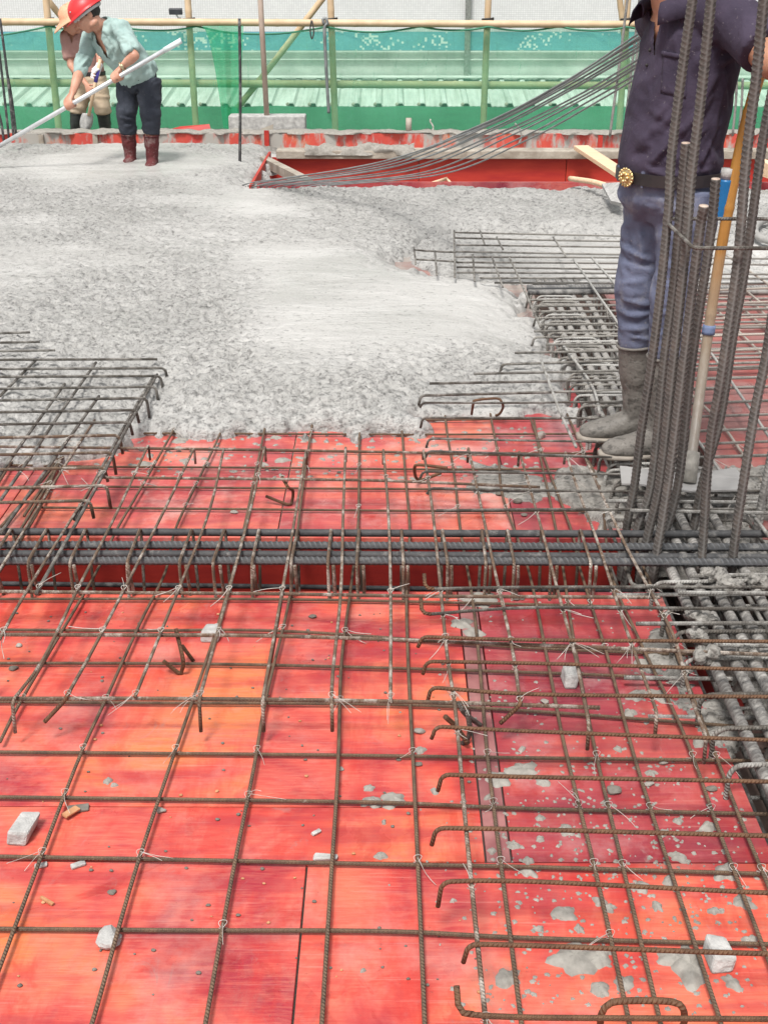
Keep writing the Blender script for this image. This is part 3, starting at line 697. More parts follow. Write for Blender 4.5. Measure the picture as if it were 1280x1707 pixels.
# ================================================================== REINFORCEMENT
ORD = 'first second third fourth fifth sixth seventh eighth ninth tenth eleventh twelfth thirteenth fourteenth fifteenth sixteenth seventeenth eighteenth nineteenth twentieth'.split()
ORD += ['twenty-'+o for o in ORD[:9]]+['thirtieth']+['thirty-'+o for o in ORD[:9]]
ZB1, ZB2, ZT1, ZT2 = .012, .022, .118, .129
def wob(P, amp=.003):
    out = []
    for p in P: out.append(p+Vector((random.uniform(-amp, amp), random.uniform(-amp, amp), random.uniform(-amp*.4, amp*.4))))
    return out
def hookpts(p, d, drop, r=.02):
    """quarter bend from point p heading d, turning down"""
    d = Vector(d).normalized(); o = []
    for a in np.linspace(0, math.pi/2, 5): o.append(p+d*r*math.sin(a)+Vector((0, 0, -r*(1-math.cos(a)))))
    o.append(p+d*(r+.004)+Vector((0, 0, -drop))); return o
BARS = {'lt': [], 'lb': [], 'tt': [], 'tb': []}
def bar(pxs, z, r, m, fam=None, hs=0, he=0, mid=2, n=8, amp=.002, rod='mesh_bar', ext=None):
    """one bar through picture points laid on level z; hs / he = drop of the hook at start / end"""
    P = [G(a, b, z) for a, b in pxs]; Q = []
    for a, b in zip(P, P[1:]):
        L = (b-a).length; k = max(1, int(L/.35))
        Q += [a.lerp(b, i/k) for i in range(k)]
    Q.append(P[-1]); Q = [Q[0]]+wob(Q[1:-1], amp)+[Q[-1]]
    core = smoothpath(Q, .05); out = core
    if hs: h = hookpts(core[0], core[0]-core[1], hs); out = h[::-1][:-1]+out
    if he: h = hookpts(core[-1], core[-1]-core[-2], he); out = out+h[1:]
    o = build(rod, MB().tube(out, r, n, plain=m is M['big']), m)
    if fam: BARS[fam].append((o, core, r))
    return o
GRP = {'lt': 'upper mesh bars running lengthways', 'lb': 'lower mesh bars running lengthways', 'tt': 'hooked upper mesh bars running across', 'tb': 'lower mesh bars running across'}
# ---- lower bars, lengthways (in front of the beam | through to the concrete)
LB = [[(0, 1237), (38, 1160), (156, 961), (195, 885), (313, 672)], [(0, 1614), (127, 1280), (174, 1167), (232, 1040), (275, 954), (291, 883), (381, 690)],
      [(150, 1707), (281, 1280), (319, 1167), (369, 1021), (405, 880), (448, 679)], [(344, 1707), (421, 1280), (444, 1160), (480, 1002), (505, 820), (526, 672)],
      [(536, 1707), (563, 1280), (568, 1104), (583, 986), (596, 880), (600, 686)], [(705, 1707), (691, 1280), (682, 1101), (677, 986), (684, 884), (667, 672)],
      [(869, 1707), (828, 1373), (811, 1239), (787, 993), (767, 884), (738, 655)], [(1043, 1687), (991, 1446), (941, 1240), (912, 1099), (881, 945), (840, 830), (811, 640)],
      [(1101, 1704), (1043, 1460), (991, 1240), (957, 1060), (938, 940), (890, 700)], [(1194, 1687), (1122, 1463), (1055, 1260), (1010, 1091), (965, 945), (952, 887), (885, 700)],
      [(1280, 1594), (1201, 1388), (1137, 1222), (1062, 1057), (1017, 949), (1002, 819), (945, 690)], [(1290, 1500), (1232, 1357), (1179, 1222), (1115, 1054), (1081, 964), (1032, 851)]]
for i, p in enumerate(LB):
    a, b = p[0], p[1]
    if a[1] > 1500: p = [(a[0]+(a[0]-b[0])*.35, a[1]+(a[1]-b[1])*.35)]+p      # runs on under the camera
    o = bar(p, ZB2, .0043, M['bar'], 'lb', amp=.0035)
    tag(o, 'lower mesh bar running lengthways over the front red boards, %s from the left' % ORD[i], 'steel bar', GRP['lb'])
# left-hand bars crossing under the left hooks
for i, p in enumerate([[(-40, 1010), (60, 860), (100, 770), (150, 690)], [(-60, 900), (0, 800), (62, 700), (108, 640)], [(0, 880), (85, 780), (165, 640)], [(40, 860), (100, 765), (140, 690)], [(-30, 980), (20, 905), (90, 790)]]):
    tag(bar(p, ZB2, .005, M['bar'], 'lb'), 'mesh bar running away under the left hooked bars, %s from the left edge' % ORD[i], 'steel bar', 'mesh bars at the left edge')
# ---- upper bars, lengthways, hooked down at both ends over the beam
LT = [([(-70, 1060), (0, 950), (92, 800), (158, 700)], 0, 0), ([(-20, 1092), (0, 1062), (38, 1000), (124, 860), (180, 770)], .08, 0), ([(26, 1162), (71, 1100), (131, 980), (191, 860), (246, 744)], .09, .06), ([(112, 1160), (169, 1055), (270, 860), (322, 750)], 0, .06),
      ([(225, 1162), (270, 1047), (344, 860), (373, 748)], 0, 0), ([(334, 1160), (375, 1010), (414, 860), (441, 746)], .09, .06), ([(439, 1160), (480, 942), (510, 752)], .09, .06),
      ([(553, 1170), (557, 1124), (567, 986), (576, 747)], .07, .06), ([(651, 1172), (653, 986), (639, 751)], 0, .06), ([(757, 1190), (747, 1091), (734, 960), (706, 752)], 0, .04),
      ([(867, 1172), (851, 1078), (829, 960), (781, 748)], 0, .06), ([(980, 1200), (961, 1099), (927, 979), (899, 877), (866, 754)], .07, .06), ([(1092, 1180), (1040, 1035), (995, 907), (943, 755)], .07, .05), ([(1174, 1222), (1152, 1155), (1119, 1057), (1070, 960), (1040, 909), (971, 754)], .07, 0)]
for i, (p, a, b) in enumerate(LT):
    if i == 9: p = [(845, 1990), (810, 1707), (777, 1380)]+p
    o = bar(p, ZT1, .0044, M['bar_top'], 'lt', a*.9, b, amp=.004)
    tag(o, 'upper bar crossing over the four thick beam bars, %s from the left' % ORD[i], 'steel bar', GRP['lt'])
for j, (c, e) in enumerate((((112, 1160), (74, 1204)), ((867, 1172), (834, 1206)))):   # bars whose end lies flat, bent aside
    A = G(*c, ZT1); B = G(*e, .06); tgt = [x for x in BARS['lt'] if (x[1][0]-A).length < .01][0]
    build('bent_end', MB().tube(smoothpath([A+(A-tgt[1][2])*-.2, A, A.lerp(B, .2)+Vector((0, 0, -.004)), B], .01), .0052, 8), M['bar_hook'], tgt[0])
# ---- lower bars, across
TB = [([(-30, 1549), (320, 1552), (640, 1553.5), (880, 1563), (1280, 1573.5)]), [(-30, 1428), (320, 1434), (640, 1441), (880, 1446), (1280, 1456)], [(-30, 1329), (320, 1333), (640, 1340), (880, 1347), (1290, 1358)],
      [(-30, 1254), (480, 1257), (900, 1265), (1290, 1269)], [(-30, 1170), (480, 1173), (690, 1176), (900, 1186), (1290, 1215)], [(-30, 1106), (480, 1109), (900, 1122), (1220, 1135)],
      [(-30, 1050), (480, 1054), (900, 1080), (1290, 1096)], [(-30, 999), (480, 1000), (700, 1003), (1050, 1012)], [(60, 846), (400, 849), (700, 851), (1000, 852)], [(30, 811), (400, 813), (700, 815), (900, 818)],
      [(0, 775), (400, 780), (700, 782), (968, 782)], [(60, 747), (400, 750), (700, 754), (1022, 756)], [(170, 722), (400, 723), (700, 724), (1010, 723)], [(232, 697), (520, 698), (700, 700), (1010, 697)]]
for i, p in enumerate(TB):
    if i < 4 and False: pass
    o = bar(p if i > 4 else p+[(1290+140, p[-1][1]+4)] if i != 2 else p, ZB1, .0043, M['bar'], 'tb', amp=.003)
    tag(o, 'lower mesh bar lying across the red boards, %s from the bottom of the photo' % ORD[i], 'steel bar', GRP['tb'])
# distribution bars carrying the hooks
for p, z, m, lab in (([(-30, 1165), (320, 1166), (700, 1170), (1000, 1180)], .108, 'bar_top', 'bar lying across just above the row of front hooks'),
                     ([(-30, 744), (300, 748), (700, 754), (1022, 762)], .108, 'bar_top', 'bar lying across at the far row of hooks, next to the concrete'),
                     ([(-30, 1058), (480, 1062), (900, 1076), (1290, 1092)], .108, 'bar_top', 'bar lying across under the upper bars between beam and front hooks'),
                     ([(-30, 986), (480, 990), (700, 993), (1100, 996)], .108, 'bar_top', 'bar lying across directly in front of the open trench'),
                     ([(170, 796), (480, 799), (640, 801), (900, 812)], .108, 'bar_top', 'bar lying across under the upper bars just behind the beam')):
    o = bar(p, z, .005, M[m], 'tt'); tag(o, 'upper mesh '+lab, 'steel bar')
# ---- upper bars across, hooked at the left, reaching over the right-hand trench
TT = [([(785, 1692), (880, 1694), (1280, 1702)], -.02), ([(797, 1575), (880, 1577), (1280, 1587)], .05), ([(753, 1470), (880, 1472), (1280, 1489)], .07), ([(741, 1381), (880, 1382), (1280, 1396)], .07),
      ([(750, 1292), (900, 1295), (1280, 1305)], .05), ([(738, 1212), (900, 1221), (1290, 1236)], .05), ([(730, 1147), (900, 1157), (1290, 1160)], .06), ([(722, 1103), (900, 1105), (1240, 1118)], .06),
      ([(713, 1062), (900, 1066), (1290, 1069)], .05), ([(716, 1024), (900, 1014), (1290, 1016)], -.04), ([(721, 982), (900, 979), (1290, 978)], -.03), ([(727, 851), (900, 850), (1290, 849)], 0), ([(724, 814), (850, 817), (1290, 819)], .02),
      ([(712, 786), (850, 788), (1290, 793)], .03), ([(722, 731), (850, 734), (1045, 737)], .06), ([(720, 752), (850, 756), (1020, 762)], .05), ([(712, 696), (850, 696), (1030, 697)], .07), ([(710, 671), (850, 671), (1040, 669)], .02)]
for i, (p, h) in enumerate(TT):
    if p[-1][0] > 1200: p = p+[(1440, p[-1][1]+3)]
    o = bar(p, ZT2, .0045*random.uniform(.95, 1.05), M['bar_hook'] if i < 9 else M['bar_grey'], 'tt', max(h, 0)*random.uniform(.5, .85), amp=.004)
    if h < 0:
        c = G(*p[0], ZT2); d = Vector((-1, 0, 0)); build('bent_end', MB().tube([c+Vector((.004, 0, 0)), c+d*.012+Vector((0, 0, .003)), c+d*.02+Vector((0, .012, .008)), c+d*.022+Vector((0, .03, .03))], .0052, 8), M['bar_hook'], o)
    tag(o, 'hooked bar running to the right over the trench, hook %s from the photo bottom' % ORD[i], 'steel bar', GRP['tt'])
# ---- upper bars across at the left edge, hooked down at their right ends
HL = [((0, 555), 50, 0), ((0, 571), 66, 0), ((0, 585), 92, 0), ((0, 600), 262, 0), ((0, 615), 268, .05), ((0, 628), 260, .06), ((0, 648), 252, .08), ((0, 667), 236, .08), ((0, 687), 219, .05), ((0, 707), 208, .05), ((0, 729), 190, .07), ((0, 758), 178, .08), ((0, 783), 165, .05), ((0, 813), 168, .08), ((0, 838), 140, .06)]
for i, ((a, b), e, h) in enumerate(HL):
    yy = b-1.5-(2 if i > 5 else 0)
    o = bar([(-140, b+1), (a, b), (e, yy)], ZT2, .0055, M['bar_grey'] if i < 10 else M['bar_top'], 'tt', 0, h)
    tag(o, 'ribbed bar entering from the left edge above the concrete, %s from the back' % ORD[i], 'steel bar', 'hooked bars at the left edge')
for i, (p, z) in enumerate((([(262, 624), (207, 724), (131, 866), (60, 990)], .120), ([(255, 628), (198, 728), (124, 866)], .108), ([(160, 604), (100, 690), (0, 835)], .118), ([(108, 640), (40, 735), (-20, 820)], .118), ([(60, 600), (0, 660)], .118), ([(165, 660), (95, 760), (0, 890)], .118))):
    tag(bar(p, z, .0055, M['bar_grey'], 'lt'), 'grey bar running away under the left ribbed bars, %s of the left set' % ORD[i], 'steel bar', 'lengthways bars at the left edge')
# ---- mesh half sunk in the concrete, right of centre, and over the far part of the trench
rows = [(757, 387, 1290, 400), (757, 396, 1035, 402), (760, 408, 1290, 414), (760, 419, 1040, 424), (760, 428, 1290, 431), (761, 437, 1290, 441), (761, 445, 1040, 449), (761, 454, 1290, 457), (800, 463, 1290, 464), (824, 471, 1290, 472),
        (690, 416, 760, 420), (692, 432, 762, 436), (885, 500, 1290, 497), (890, 510, 1290, 508), (893, 519, 1290, 514), (898, 530, 1290, 524), (900, 541, 1290, 536), (890, 552, 1290, 545), (896, 562, 1290, 556), (910, 574, 1290, 570), (858, 588, 1290, 580), (843, 607, 1290, 595), (790, 623, 1290, 610), (716, 639, 1290, 628), (708, 659, 1290, 644)]
nb = 0
for i, (a, b, c, e) in enumerate(rows):
    z = ZT2 if i % 3 else .10
    o = bar([(a, b), ((a+c)/2, (b+e)/2+random.uniform(-.8, .8)), (c, e)], z, .0055, M['bar_grey'], 'tt', .04 if (i > 11 and i % 3 == 0) else 0)
    tag(o, 'mortar grey bar running right over the far part of the trench, %s from the back' % ORD[i], 'steel bar', 'grey bars over the far trench')
for i, p in enumerate([[(690, 412), (693, 440)], [(725, 418), (728, 458)], [(757, 384), (758, 462)], [(788, 424), (791, 468)], [(820, 428), (838, 478)], [(800, 384), (808, 408)], [(849, 429), (901, 545)], [(828, 395), (838, 415)], [(922, 395), (944, 428)], [(956, 432), (1028, 536), (1120, 690)], [(986, 429), (1028, 476), (1150, 640)], [(1000, 690), (985, 640), (935, 570)], [(960, 745), (930, 680), (902, 600)]]):
    tag(bar(p, ZT2+.011 if i != 11 else .11, .0055, M['bar_grey'] if i < 9 else M['bar_caked'], 'lt'), 'pale caked bar running away across the grey far bars, %s from the left' % ORD[i], 'steel bar', 'lengthways bars over the far trench')
# right of the column bars
rr = [472, 480, 490, 503, 515, 528, 541, 556, 568, 581, 588, 603, 613, 628, 645, 668, 690, 714, 736, 758]
for i, yv in enumerate(rr):
    z = ZT2 if i % 2 else .03
    tag(bar([(1145, yv+5), (1290, yv), (1480, yv-5)], z, .0055, M['bar_grey'] if i > 9 else M['bar_top'], 'tt', .05 if i in (7, 11) else 0), 'bar lying across the dusty boards right of the column, %s from the back' % ORD[i], 'steel bar', 'bars across right of the column')
for i, p in enumerate([[(1190, 470), (1290, 560)], [(1238, 480), (1300, 530)], [(1170, 492), (1290, 610)], [(1165, 560), (1250, 680), (1310, 770)], [(1150, 655), (1200, 705), (1290, 830)], [(1160, 730), (1290, 905)], [(1250, 500), (1420, 660)], [(1210, 425), (1290, 480)]]):
    tag(bar(p, ZT1 if i % 2 else .02, .0055, M['bar_caked'] if i in (3, 5) else M['bar_top'], 'lt'), 'bar running away over the dusty boards right of the column, %s of that set' % ORD[i], 'steel bar', 'lengthways bars right of the column')
# pale bars lying across the trench crossing
for i, (x0, y0, x1, y1, z) in enumerate([(1010, 835, 1300, 838, .13), (1040, 820, 1290, 822, .12), (1050, 851, 1300, 855, .14), (1120, 830, 1290, 832, .10), (1020, 992, 1290, 990, .10), (1130, 988, 1268, 989, .13), (1060, 1040, 1290, 1038, .1), (1190, 1075, 1290, 1078, .10), (1040, 1130, 1290, 1133, .03), (1080, 1195, 1290, 1198, .0), (1150, 960, 1300, 958, .1), (1170, 1012, 1300, 1010, .02)]):
    tag(bar([(x0, y0), (x1, y1), (x1+120, y1+1)], z, .0058, M['bar_caked'], 'tt'), 'cement caked bar lying across the right trench, %s of the caked cross bars' % ORD[i], 'steel bar', 'caked cross bars over the right trench')
# ---- thick beam bars
def thick(p0, p1, r, m, lab, grp, ribs=True, step=.0035, n=14):
    L = (p1-p0).length; k = int(L/step) if ribs else 60
    pts = [p0.lerp(p1, i/k)+Vector((0, 0, .002*math.sin(i/k*9+p0.y*9))) for i in range(k+1)]
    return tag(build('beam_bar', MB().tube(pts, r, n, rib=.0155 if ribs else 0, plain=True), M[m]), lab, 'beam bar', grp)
for i, (py, rb, lab) in enumerate(((889, 0, 'thick smooth looking dark beam bar, farthest of the four'), (911, 1, 'thick ribbed beam bar, second from the back'), (923, 0, 'thick smooth looking beam bar between two ribbed ones'), (937, 1, 'thick ribbed beam bar nearest the camera, over the open trench'))):
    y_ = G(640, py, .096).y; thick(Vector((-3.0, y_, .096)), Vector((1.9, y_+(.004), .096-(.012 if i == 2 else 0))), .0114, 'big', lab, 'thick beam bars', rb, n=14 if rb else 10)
y_ = G(640, 978, -.10).y; tag(bar([(-100, 972), (1060, 985)], -.10, .008, M['big'], None), 'dark side bar low in the open trench', 'beam bar')
y_ = G(640, 960, -.30).y; thick(Vector((-3, y_+.1, -.33)), Vector((1.5, y_+.1, -.33)), .0125, 'big', 'dark bottom bar deep in the cross trench', 'thick beam bars', False)
B2X = [G(x, 949, .075).x for x in (1119, 1151, 1181, 1207, 1237)]
for i, X in enumerate(B2X):
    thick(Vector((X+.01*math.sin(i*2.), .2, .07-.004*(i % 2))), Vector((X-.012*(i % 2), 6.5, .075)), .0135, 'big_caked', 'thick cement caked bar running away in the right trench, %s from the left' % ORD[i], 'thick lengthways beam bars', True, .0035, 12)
for i, X in enumerate((XL+.07, (XL+XR)/2, XR-.08)):
    thick(Vector((X, .2, -.30)), Vector((X, 6.5, -.30)), .012, 'big_caked', 'caked bottom bar deep in the right trench, %s from the left' % ORD[i], 'bottom bars of the right trench', False)
for i, X in enumerate((XL+.055, XR-.06)):
    thick(Vector((X, .2, -.12)), Vector((X, 6.5, -.12)), .007, 'big_caked', ('left' if i == 0 else 'right')+' thin side bar halfway down the right trench', 'side bars of the right trench', False)
for i, (py, x0) in enumerate(((479, 878), (486, 880))):
    a, b = G(x0, py, .1), G(1480, py, .1); thick(a, b, .014, 'big', 'thick dark bar crossing the far end of the trench, %s' % ('back one' if i == 0 else 'front one'), 'far cross beam bars', i == 0, .006, 10)
# ---- stirrups
def rloop(c, u, v_, a, b, rad=.03, k=5):
    c, u, v_ = map(Vector, (c, u, v_)); P = []
    for (sx, sy, a0) in ((1, 1, 0), (-1, 1, 90), (-1, -1, 180), (1, -1, 270)):
        for j in range(k+1):
            t_ = R(a0+90*j/k); P.append(c+u*(sx*(a-rad)+rad*math.cos(t_))+v_*(sy*(b-rad)+rad*math.sin(t_)))
    return P
sx = [20, 77, 144, 230, 321, 375, 428, 493, 554, 601, 671, 740, 801, 845, 906, 968]
yc = (G(640, 885, .11).y+G(640, 940, .11).y)/2; hw = (G(640, 885, .11).y-G(640, 940, .11).y)/2+.008
for i, px in enumerate(sx):
    X = G(px, 885, .115).x; sk = random.uniform(-.03, .03)
    u = Vector((sk, 1, 0)).normalized(); P = rloop((X, yc, -.105), u, (random.uniform(-.03, .03), 0, 1), hw, .222, .022)
    mb = MB().tube(P, .0047, 8, closed=True)
    e = Vector((X, yc-hw, .09)); mb.tube(smoothpath([e+Vector((.012, -.003, .02)), e+Vector((.014, .0, -.02)), e+Vector((.014, .02, -.07)), e+Vector((.012, .03, -.11))], .01), .005, 7)
    tag(build('stirrup', mb, M['bar_top']), 'stirrup loop round the four thick beam bars, %s from the left' % ORD[i], 'stirrup', 'stirrups of the cross beam')
i = 0
for Y in list(np.arange(2.15, 3.05, .14))+list(np.arange(3.55, 6.4, .125)):
    Y += random.uniform(-.02, .02); xc = (B2X[0]+B2X[4])/2; P = rloop((xc, Y, -.12), (1, random.uniform(-.08, .08), 0), (0, random.uniform(-.05, .05), 1), .172, .206, .03)
    mb = MB().tube(P, .0058, 8, closed=True)
    if i > 6 and i % 3 != 1: mb.tube(rloop((xc-.06, Y+.02, -.12), (1, 0, 0), (0, 0, 1), .10, .215, .035), .0055, 8, closed=True)
    tag(build('stirrup', mb, M['bar_caked' if i % 3 == 0 else 'bar_grey']), 'cement caked stirrup in the right trench, %s from the front' % ORD[i], 'stirrup', 'stirrups of the right trench'); i += 1
# ---- column starter bars
col = [([(1154, 0), (1135, 131), (1119, 262), (1114, 350), (1100, 492), (1086, 605), (1069, 717), (1058, 805), (1046, 870)], 3.40, 0, 'left long column bar, leaning to the right of the pocket of the dark shirt'),
       ([(1185, 0), (1168, 164), (1152, 295), (1144, 400), (1122, 605), (1100, 802), (1078, 900)], 3.22, 0, 'second long column bar from the left, crossing the dark shirt'),
       ([(1143, 238), (1134, 344), (1122, 480), (1106, 605), (1086, 802), (1062, 880)], 3.38, 1, 'cut off column bar ending at the hip of the man'),
       ([(1173, 343), (1164, 400), (1139, 605), (1114, 802), (1092, 935)], 3.16, 1, 'shortest cut off column bar in front of the dark jeans'),
       ([(1193, 298), (1183, 400), (1153, 605), (1131, 802), (1105, 900)], 3.30, 1, 'cut off column bar just left of the blue bottle'),
       ([(1273, 0), (1260, 131), (1244, 262), (1231, 420), (1212, 560), (1200, 640), (1186, 720), (1178, 799), (1172, 898), (1165, 967)], 3.12, 0, 'long column bar right of the bamboo handle'),
       ([(1300, 90), (1272, 230), (1246, 420), (1222, 560), (1200, 700), (1172, 800), (1156, 880)], 3.36, 0, 'long column bar partly hidden behind the bar right of the bamboo'),
       ([(1330, 230), (1305, 400), (1279, 580), (1259, 680), (1243, 779), (1225, 898), (1218, 967)], 3.12, 0, 'column bar entering at the right edge of the photo'),
       ([(1320, 600), (1290, 740), (1262, 880)], 3.36, 0, 'cement caked column bar at the extreme right')]
for i, (p, Y, cut, lab) in enumerate(col):
    P = [V(a, b, Y+.02*math.sin(k)) for k, (a, b) in enumerate(p)]
    if not cut: P = [P[0]+(P[0]-P[1])*(2.2 if i != 8 else 4)]+P
    P = P+[P[-1]+Vector((P[-1].x-P[-2].x, 0, -.25))*.8]
    pts = smoothpath(P[::-1], .0026)
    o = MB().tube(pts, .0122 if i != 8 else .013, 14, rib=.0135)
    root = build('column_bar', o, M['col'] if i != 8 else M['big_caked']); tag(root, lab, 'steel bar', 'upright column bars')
    if cut: build('cut_end', MB().tube([P[0], P[0]+(P[0]-P[1]).normalized()*.0015], .0118, 12), simple('sawn_steel', (.45, .33, .26), (.6, .5, .42), 30, bump=0) if i == 2 else bpy.data.materials['sawn_steel'], root)
# column ties
def tie(z, x0, x1, y0, y1, r, lab):
    P = rloop(((x0+x1)/2, (y0+y1)/2, z), (1, 0, 0), (0, 1, .0), (x1-x0)/2, (y1-y0)/2, .02)
    return tag(build('column_tie', MB().tube(P, r, 8, closed=True), M['bar_grey']), lab, 'column tie', 'ties round the column bars')
pn, pf = V(1155, 421, 3.09), V(1105, 357, 3.47)
tie((pn.z+pf.z)/2, pn.x, pn.x+.42, 3.09, 3.47, .0052, 'grey rectangular tie hanging round the column bars at knee level')
pn = V(1055, 968, 3.03); tie(.05, pn.x, pn.x+.44, 3.03, 3.47, .0055, 'caked rectangular tie at the foot of the column bars')
tie(-.08, pn.x+.01, pn.x+.43, 3.05, 3.46, .0055, 'lower tie hidden in the trench at the column foot')
# ---- thin rods leaning across from the pit to the man
pu = [((418, 304), (618, 273), (800, 213), (940, 141), (1078, 52)), ((428, 305), (640, 268), (800, 208), (940, 136), (1078, 46)), ((440, 306), (640, 272), (805, 208), (945, 136), (1082, 55)), ((446, 307), (650, 274), (812, 210), (950, 140), (1082, 62)), ((455, 307), (660, 276), (818, 214), (955, 143), (1084, 66)),
      ((466, 308), (665, 283), (820, 226), (960, 160), (1080, 88)), ((480, 308), (676, 285), (830, 227), (965, 163), (1084, 93)), ((500, 308), (700, 288), (850, 226), (980, 160), (1084, 98)), ((520, 309), (720, 288), (870, 228), (985, 166), (1090, 106)), ((545, 309), (735, 290), (880, 232), (1000, 166), (1090, 112)), ((433, 308), (645, 280), (815, 219), (950, 150), (1084, 72))]
for i, p in enumerate(pu):
    P = [G(*p[0], .115), V(*p[1], 7.9), V(*p[2], 6.6), V(*p[3], 5.75), V(*p[4], 5.0)]
    P = [P[0]+(P[0]-P[1])*.05+Vector((0, 0, -.02))]+P+[P[-1]+(P[-1]-P[-2])*.5]
    tag(build('thin_rod', MB().tube(smoothpath(P, .08), .0044, 7), M['rod']), 'thin grey rod sweeping up from the pit to the man in the dark shirt', 'steel rod', 'bundle of thin rods')
# upright starters around the far slab
for i, (a, b, Y, h) in enumerate([((399, 30), (399, 284), 10.4, 0), ((0, 30), (22, 222), 11.0, 0), ((-6, 60), (14, 222), 11.1, 1), ((10, 110), (26, 216), 11.2, 0), ((-4, 180), (6, 232), 10.9, 0), ((1044, 0), (1017, 217), 11.3, 1), ((1070, 0), (1046, 217), 11.5, 1), ((1064, 0), (1040, 217), 11.6, 1), ((1228, 120), (1222, 216), 11.0, 0), ((1238, 130), (1230, 230), 11.2, 0)]):
    A, B = V(*a, Y), V(*b, Y); A = A+(A-B)*(.6 if h else 0)
    pts = smoothpath([B-Vector((0, 0, .05)), B.lerp(A, .5)+Vector((.008, 0, 0)), A], .05)
    tag(build('starter_bar', MB().tube(pts, .012 if i in (0, 5) else .011, 8, plain=True), M['big']), ['lone dark bar standing in the concrete right of the bending worker', 'dark starter bar at the left edge, longest of the cluster', 'dark starter bar touching the left edge', 'short starter bar right of the left edge cluster', 'lowest stub of a starter bar at the left edge', 'tall dark starter bar left of the man in the dark shirt', 'thin starter bar grazing the shirt front of the man', 'thin starter bar between the tall one and the shirt', 'starter bar seen behind the back of the man, left one', 'starter bar seen behind the back of the man, right one'][i], 'steel bar', 'upright starter bars')
# ---- bar chairs and loose bent pieces
def chair(pts, r, m, lab): return tag(build('bar_chair', MB().tube(smoothpath(pts, .008), r, 8), m), lab, 'bar chair', 'bent bar chairs')
g_ = lambda x, y, z: G(x, y, z)
chair([g_(272, 1102, .04), g_(298, 1122, .006), g_(303, 1118, .012), g_(305, 1100, .05), g_(293, 1048, .115)], .0052, M['bar_hook'], 'bent V shaped chair standing on the wet red board')
tag(build('bent_offcut', MB().tube([g_(303, 1076, .05), g_(323, 1103, .008)], .005, 8), M['bar_hook']), 'short offcut bar leaning on the V shaped chair', 'steel offcut')
chair([g_(443, 827, .03), g_(480, 841, .006), g_(487, 834, .012), g_(488, 818, .05), g_(480, 812, .08), g_(470, 795, .10)], .0052, M['bar_hook'], 'bent chair on the red boards left of centre behind the beam')
chair([g_(786, 690, .02), g_(789, 672, .10), g_(793, 667, .115), g_(828, 664, .115), g_(836, 670, .11), g_(838, 680, .06), g_(828, 692, .02), g_(808, 684, .004)], .005, M['bar_hook'], 'looped chair at the concrete edge near the boots')
chair([g_(735, 788, .05), g_(706, 799, .02), g_(694, 797, .03), g_(691, 780, .09), g_(699, 775, .11), g_(745, 780, .115)], .0055, M['bar_hook'], 'looped chair left of the hooked bars behind the beam')
chair([g_(742, 1195, .10), g_(760, 1212, .06), g_(780, 1240, .015)], .006, M['bar_hook'], 'dark bent chair leg under the crossing of the strip')
chair([g_(764, 1172, .12), g_(775, 1190, .09), g_(800, 1209, .02)], .006, M['bar_grey'], 'mortar covered chair leg beside the purple strip')
chair([g_(778, 1185, .10), g_(783, 1215, .05), g_(779, 1233, .01), g_(770, 1240, .005)], .006, M['bar_grey'], 'curled chair foot over the purple strip')
chair([g_(1000, 1715, .02), g_(1003, 1690, .10), g_(1018, 1673, .118), g_(1060, 1669, .120), g_(1120, 1671, .118), g_(1138, 1682, .11), g_(1140, 1706, .05), g_(1130, 1720, .01)], .0058, M['bar_hook'], 'arched chair at the bottom edge of the photo')
# ---- tie wires: parts of the bars they are twisted on
def seg_int(A, B):
    out = []
    for i in range(0, len(A)-1):
        a, b = A[i], A[i+1]
        for j in range(0, len(B)-1):
            c, d = B[j], B[j+1]
            den = (b.x-a.x)*(d.y-c.y)-(b.y-a.y)*(d.x-c.x)
            if abs(den) < 1e-12: continue
            q = ((c.x-a.x)*(d.y-c.y)-(c.y-a.y)*(d.x-c.x))/den; s_ = ((c.x-a.x)*(b.y-a.y)-(c.y-a.y)*(b.x-a.x))/den
            if 0 <= q <= 1 and 0 <= s_ <= 1: out.append((a.lerp(b, q), (b-a).normalized()))
    return out
rt = random.Random(4)
def wiretie(p, bar_o, big=1.0):
    mb = MB(); wr = .0006 if p.y < 2.6 else .0009
    P = []
    for k in range(26):
        a = k/25*4*math.pi; P.append(p+Vector((math.cos(a)*.0072+.002*math.sin(k), math.sin(a)*.0072, .009*math.sin(a*.5+1))))
    mb.tube(P, wr, 5)
    a0 = rt.uniform(3.4, 5.6) if rt.random() < .7 else rt.uniform(0, 6.28)
    for q in range(rt.choice((1, 1, 2))):
        a = a0+rt.uniform(-.3, .3); L = rt.uniform(.03, .085)*big
        e = p+Vector((math.cos(a)*L, math.sin(a)*L, rt.uniform(-.04, .03))); md = p.lerp(e, .5)+Vector((rt.uniform(-.006, .006), rt.uniform(-.006, .006), rt.uniform(0, .008)))
        mb.tube(smoothpath([p+Vector((0, 0, .008)), md, e], .01), wr, 5)
    build('tie_wire', mb, M['wire'], bar_o)
nt_ = 0
for L, T_, pr in (('lb', 'tb', .42), ('lt', 'tt', .62)):
    for (o, core, r) in BARS[L]:
        for (o2, core2, r2) in BARS[T_]:
            for p, d in seg_int(core[::2]+[core[-1]], core2[::3]+[core2[-1]])[:1]:
                if p.y > 6.2 or p.y < 1.2: continue
                pp = pr*(.35 if p.y > 4.2 else 1)
                if rt.random() < pp*.85: wiretie(p, o); nt_ += 1
print('ties', nt_)
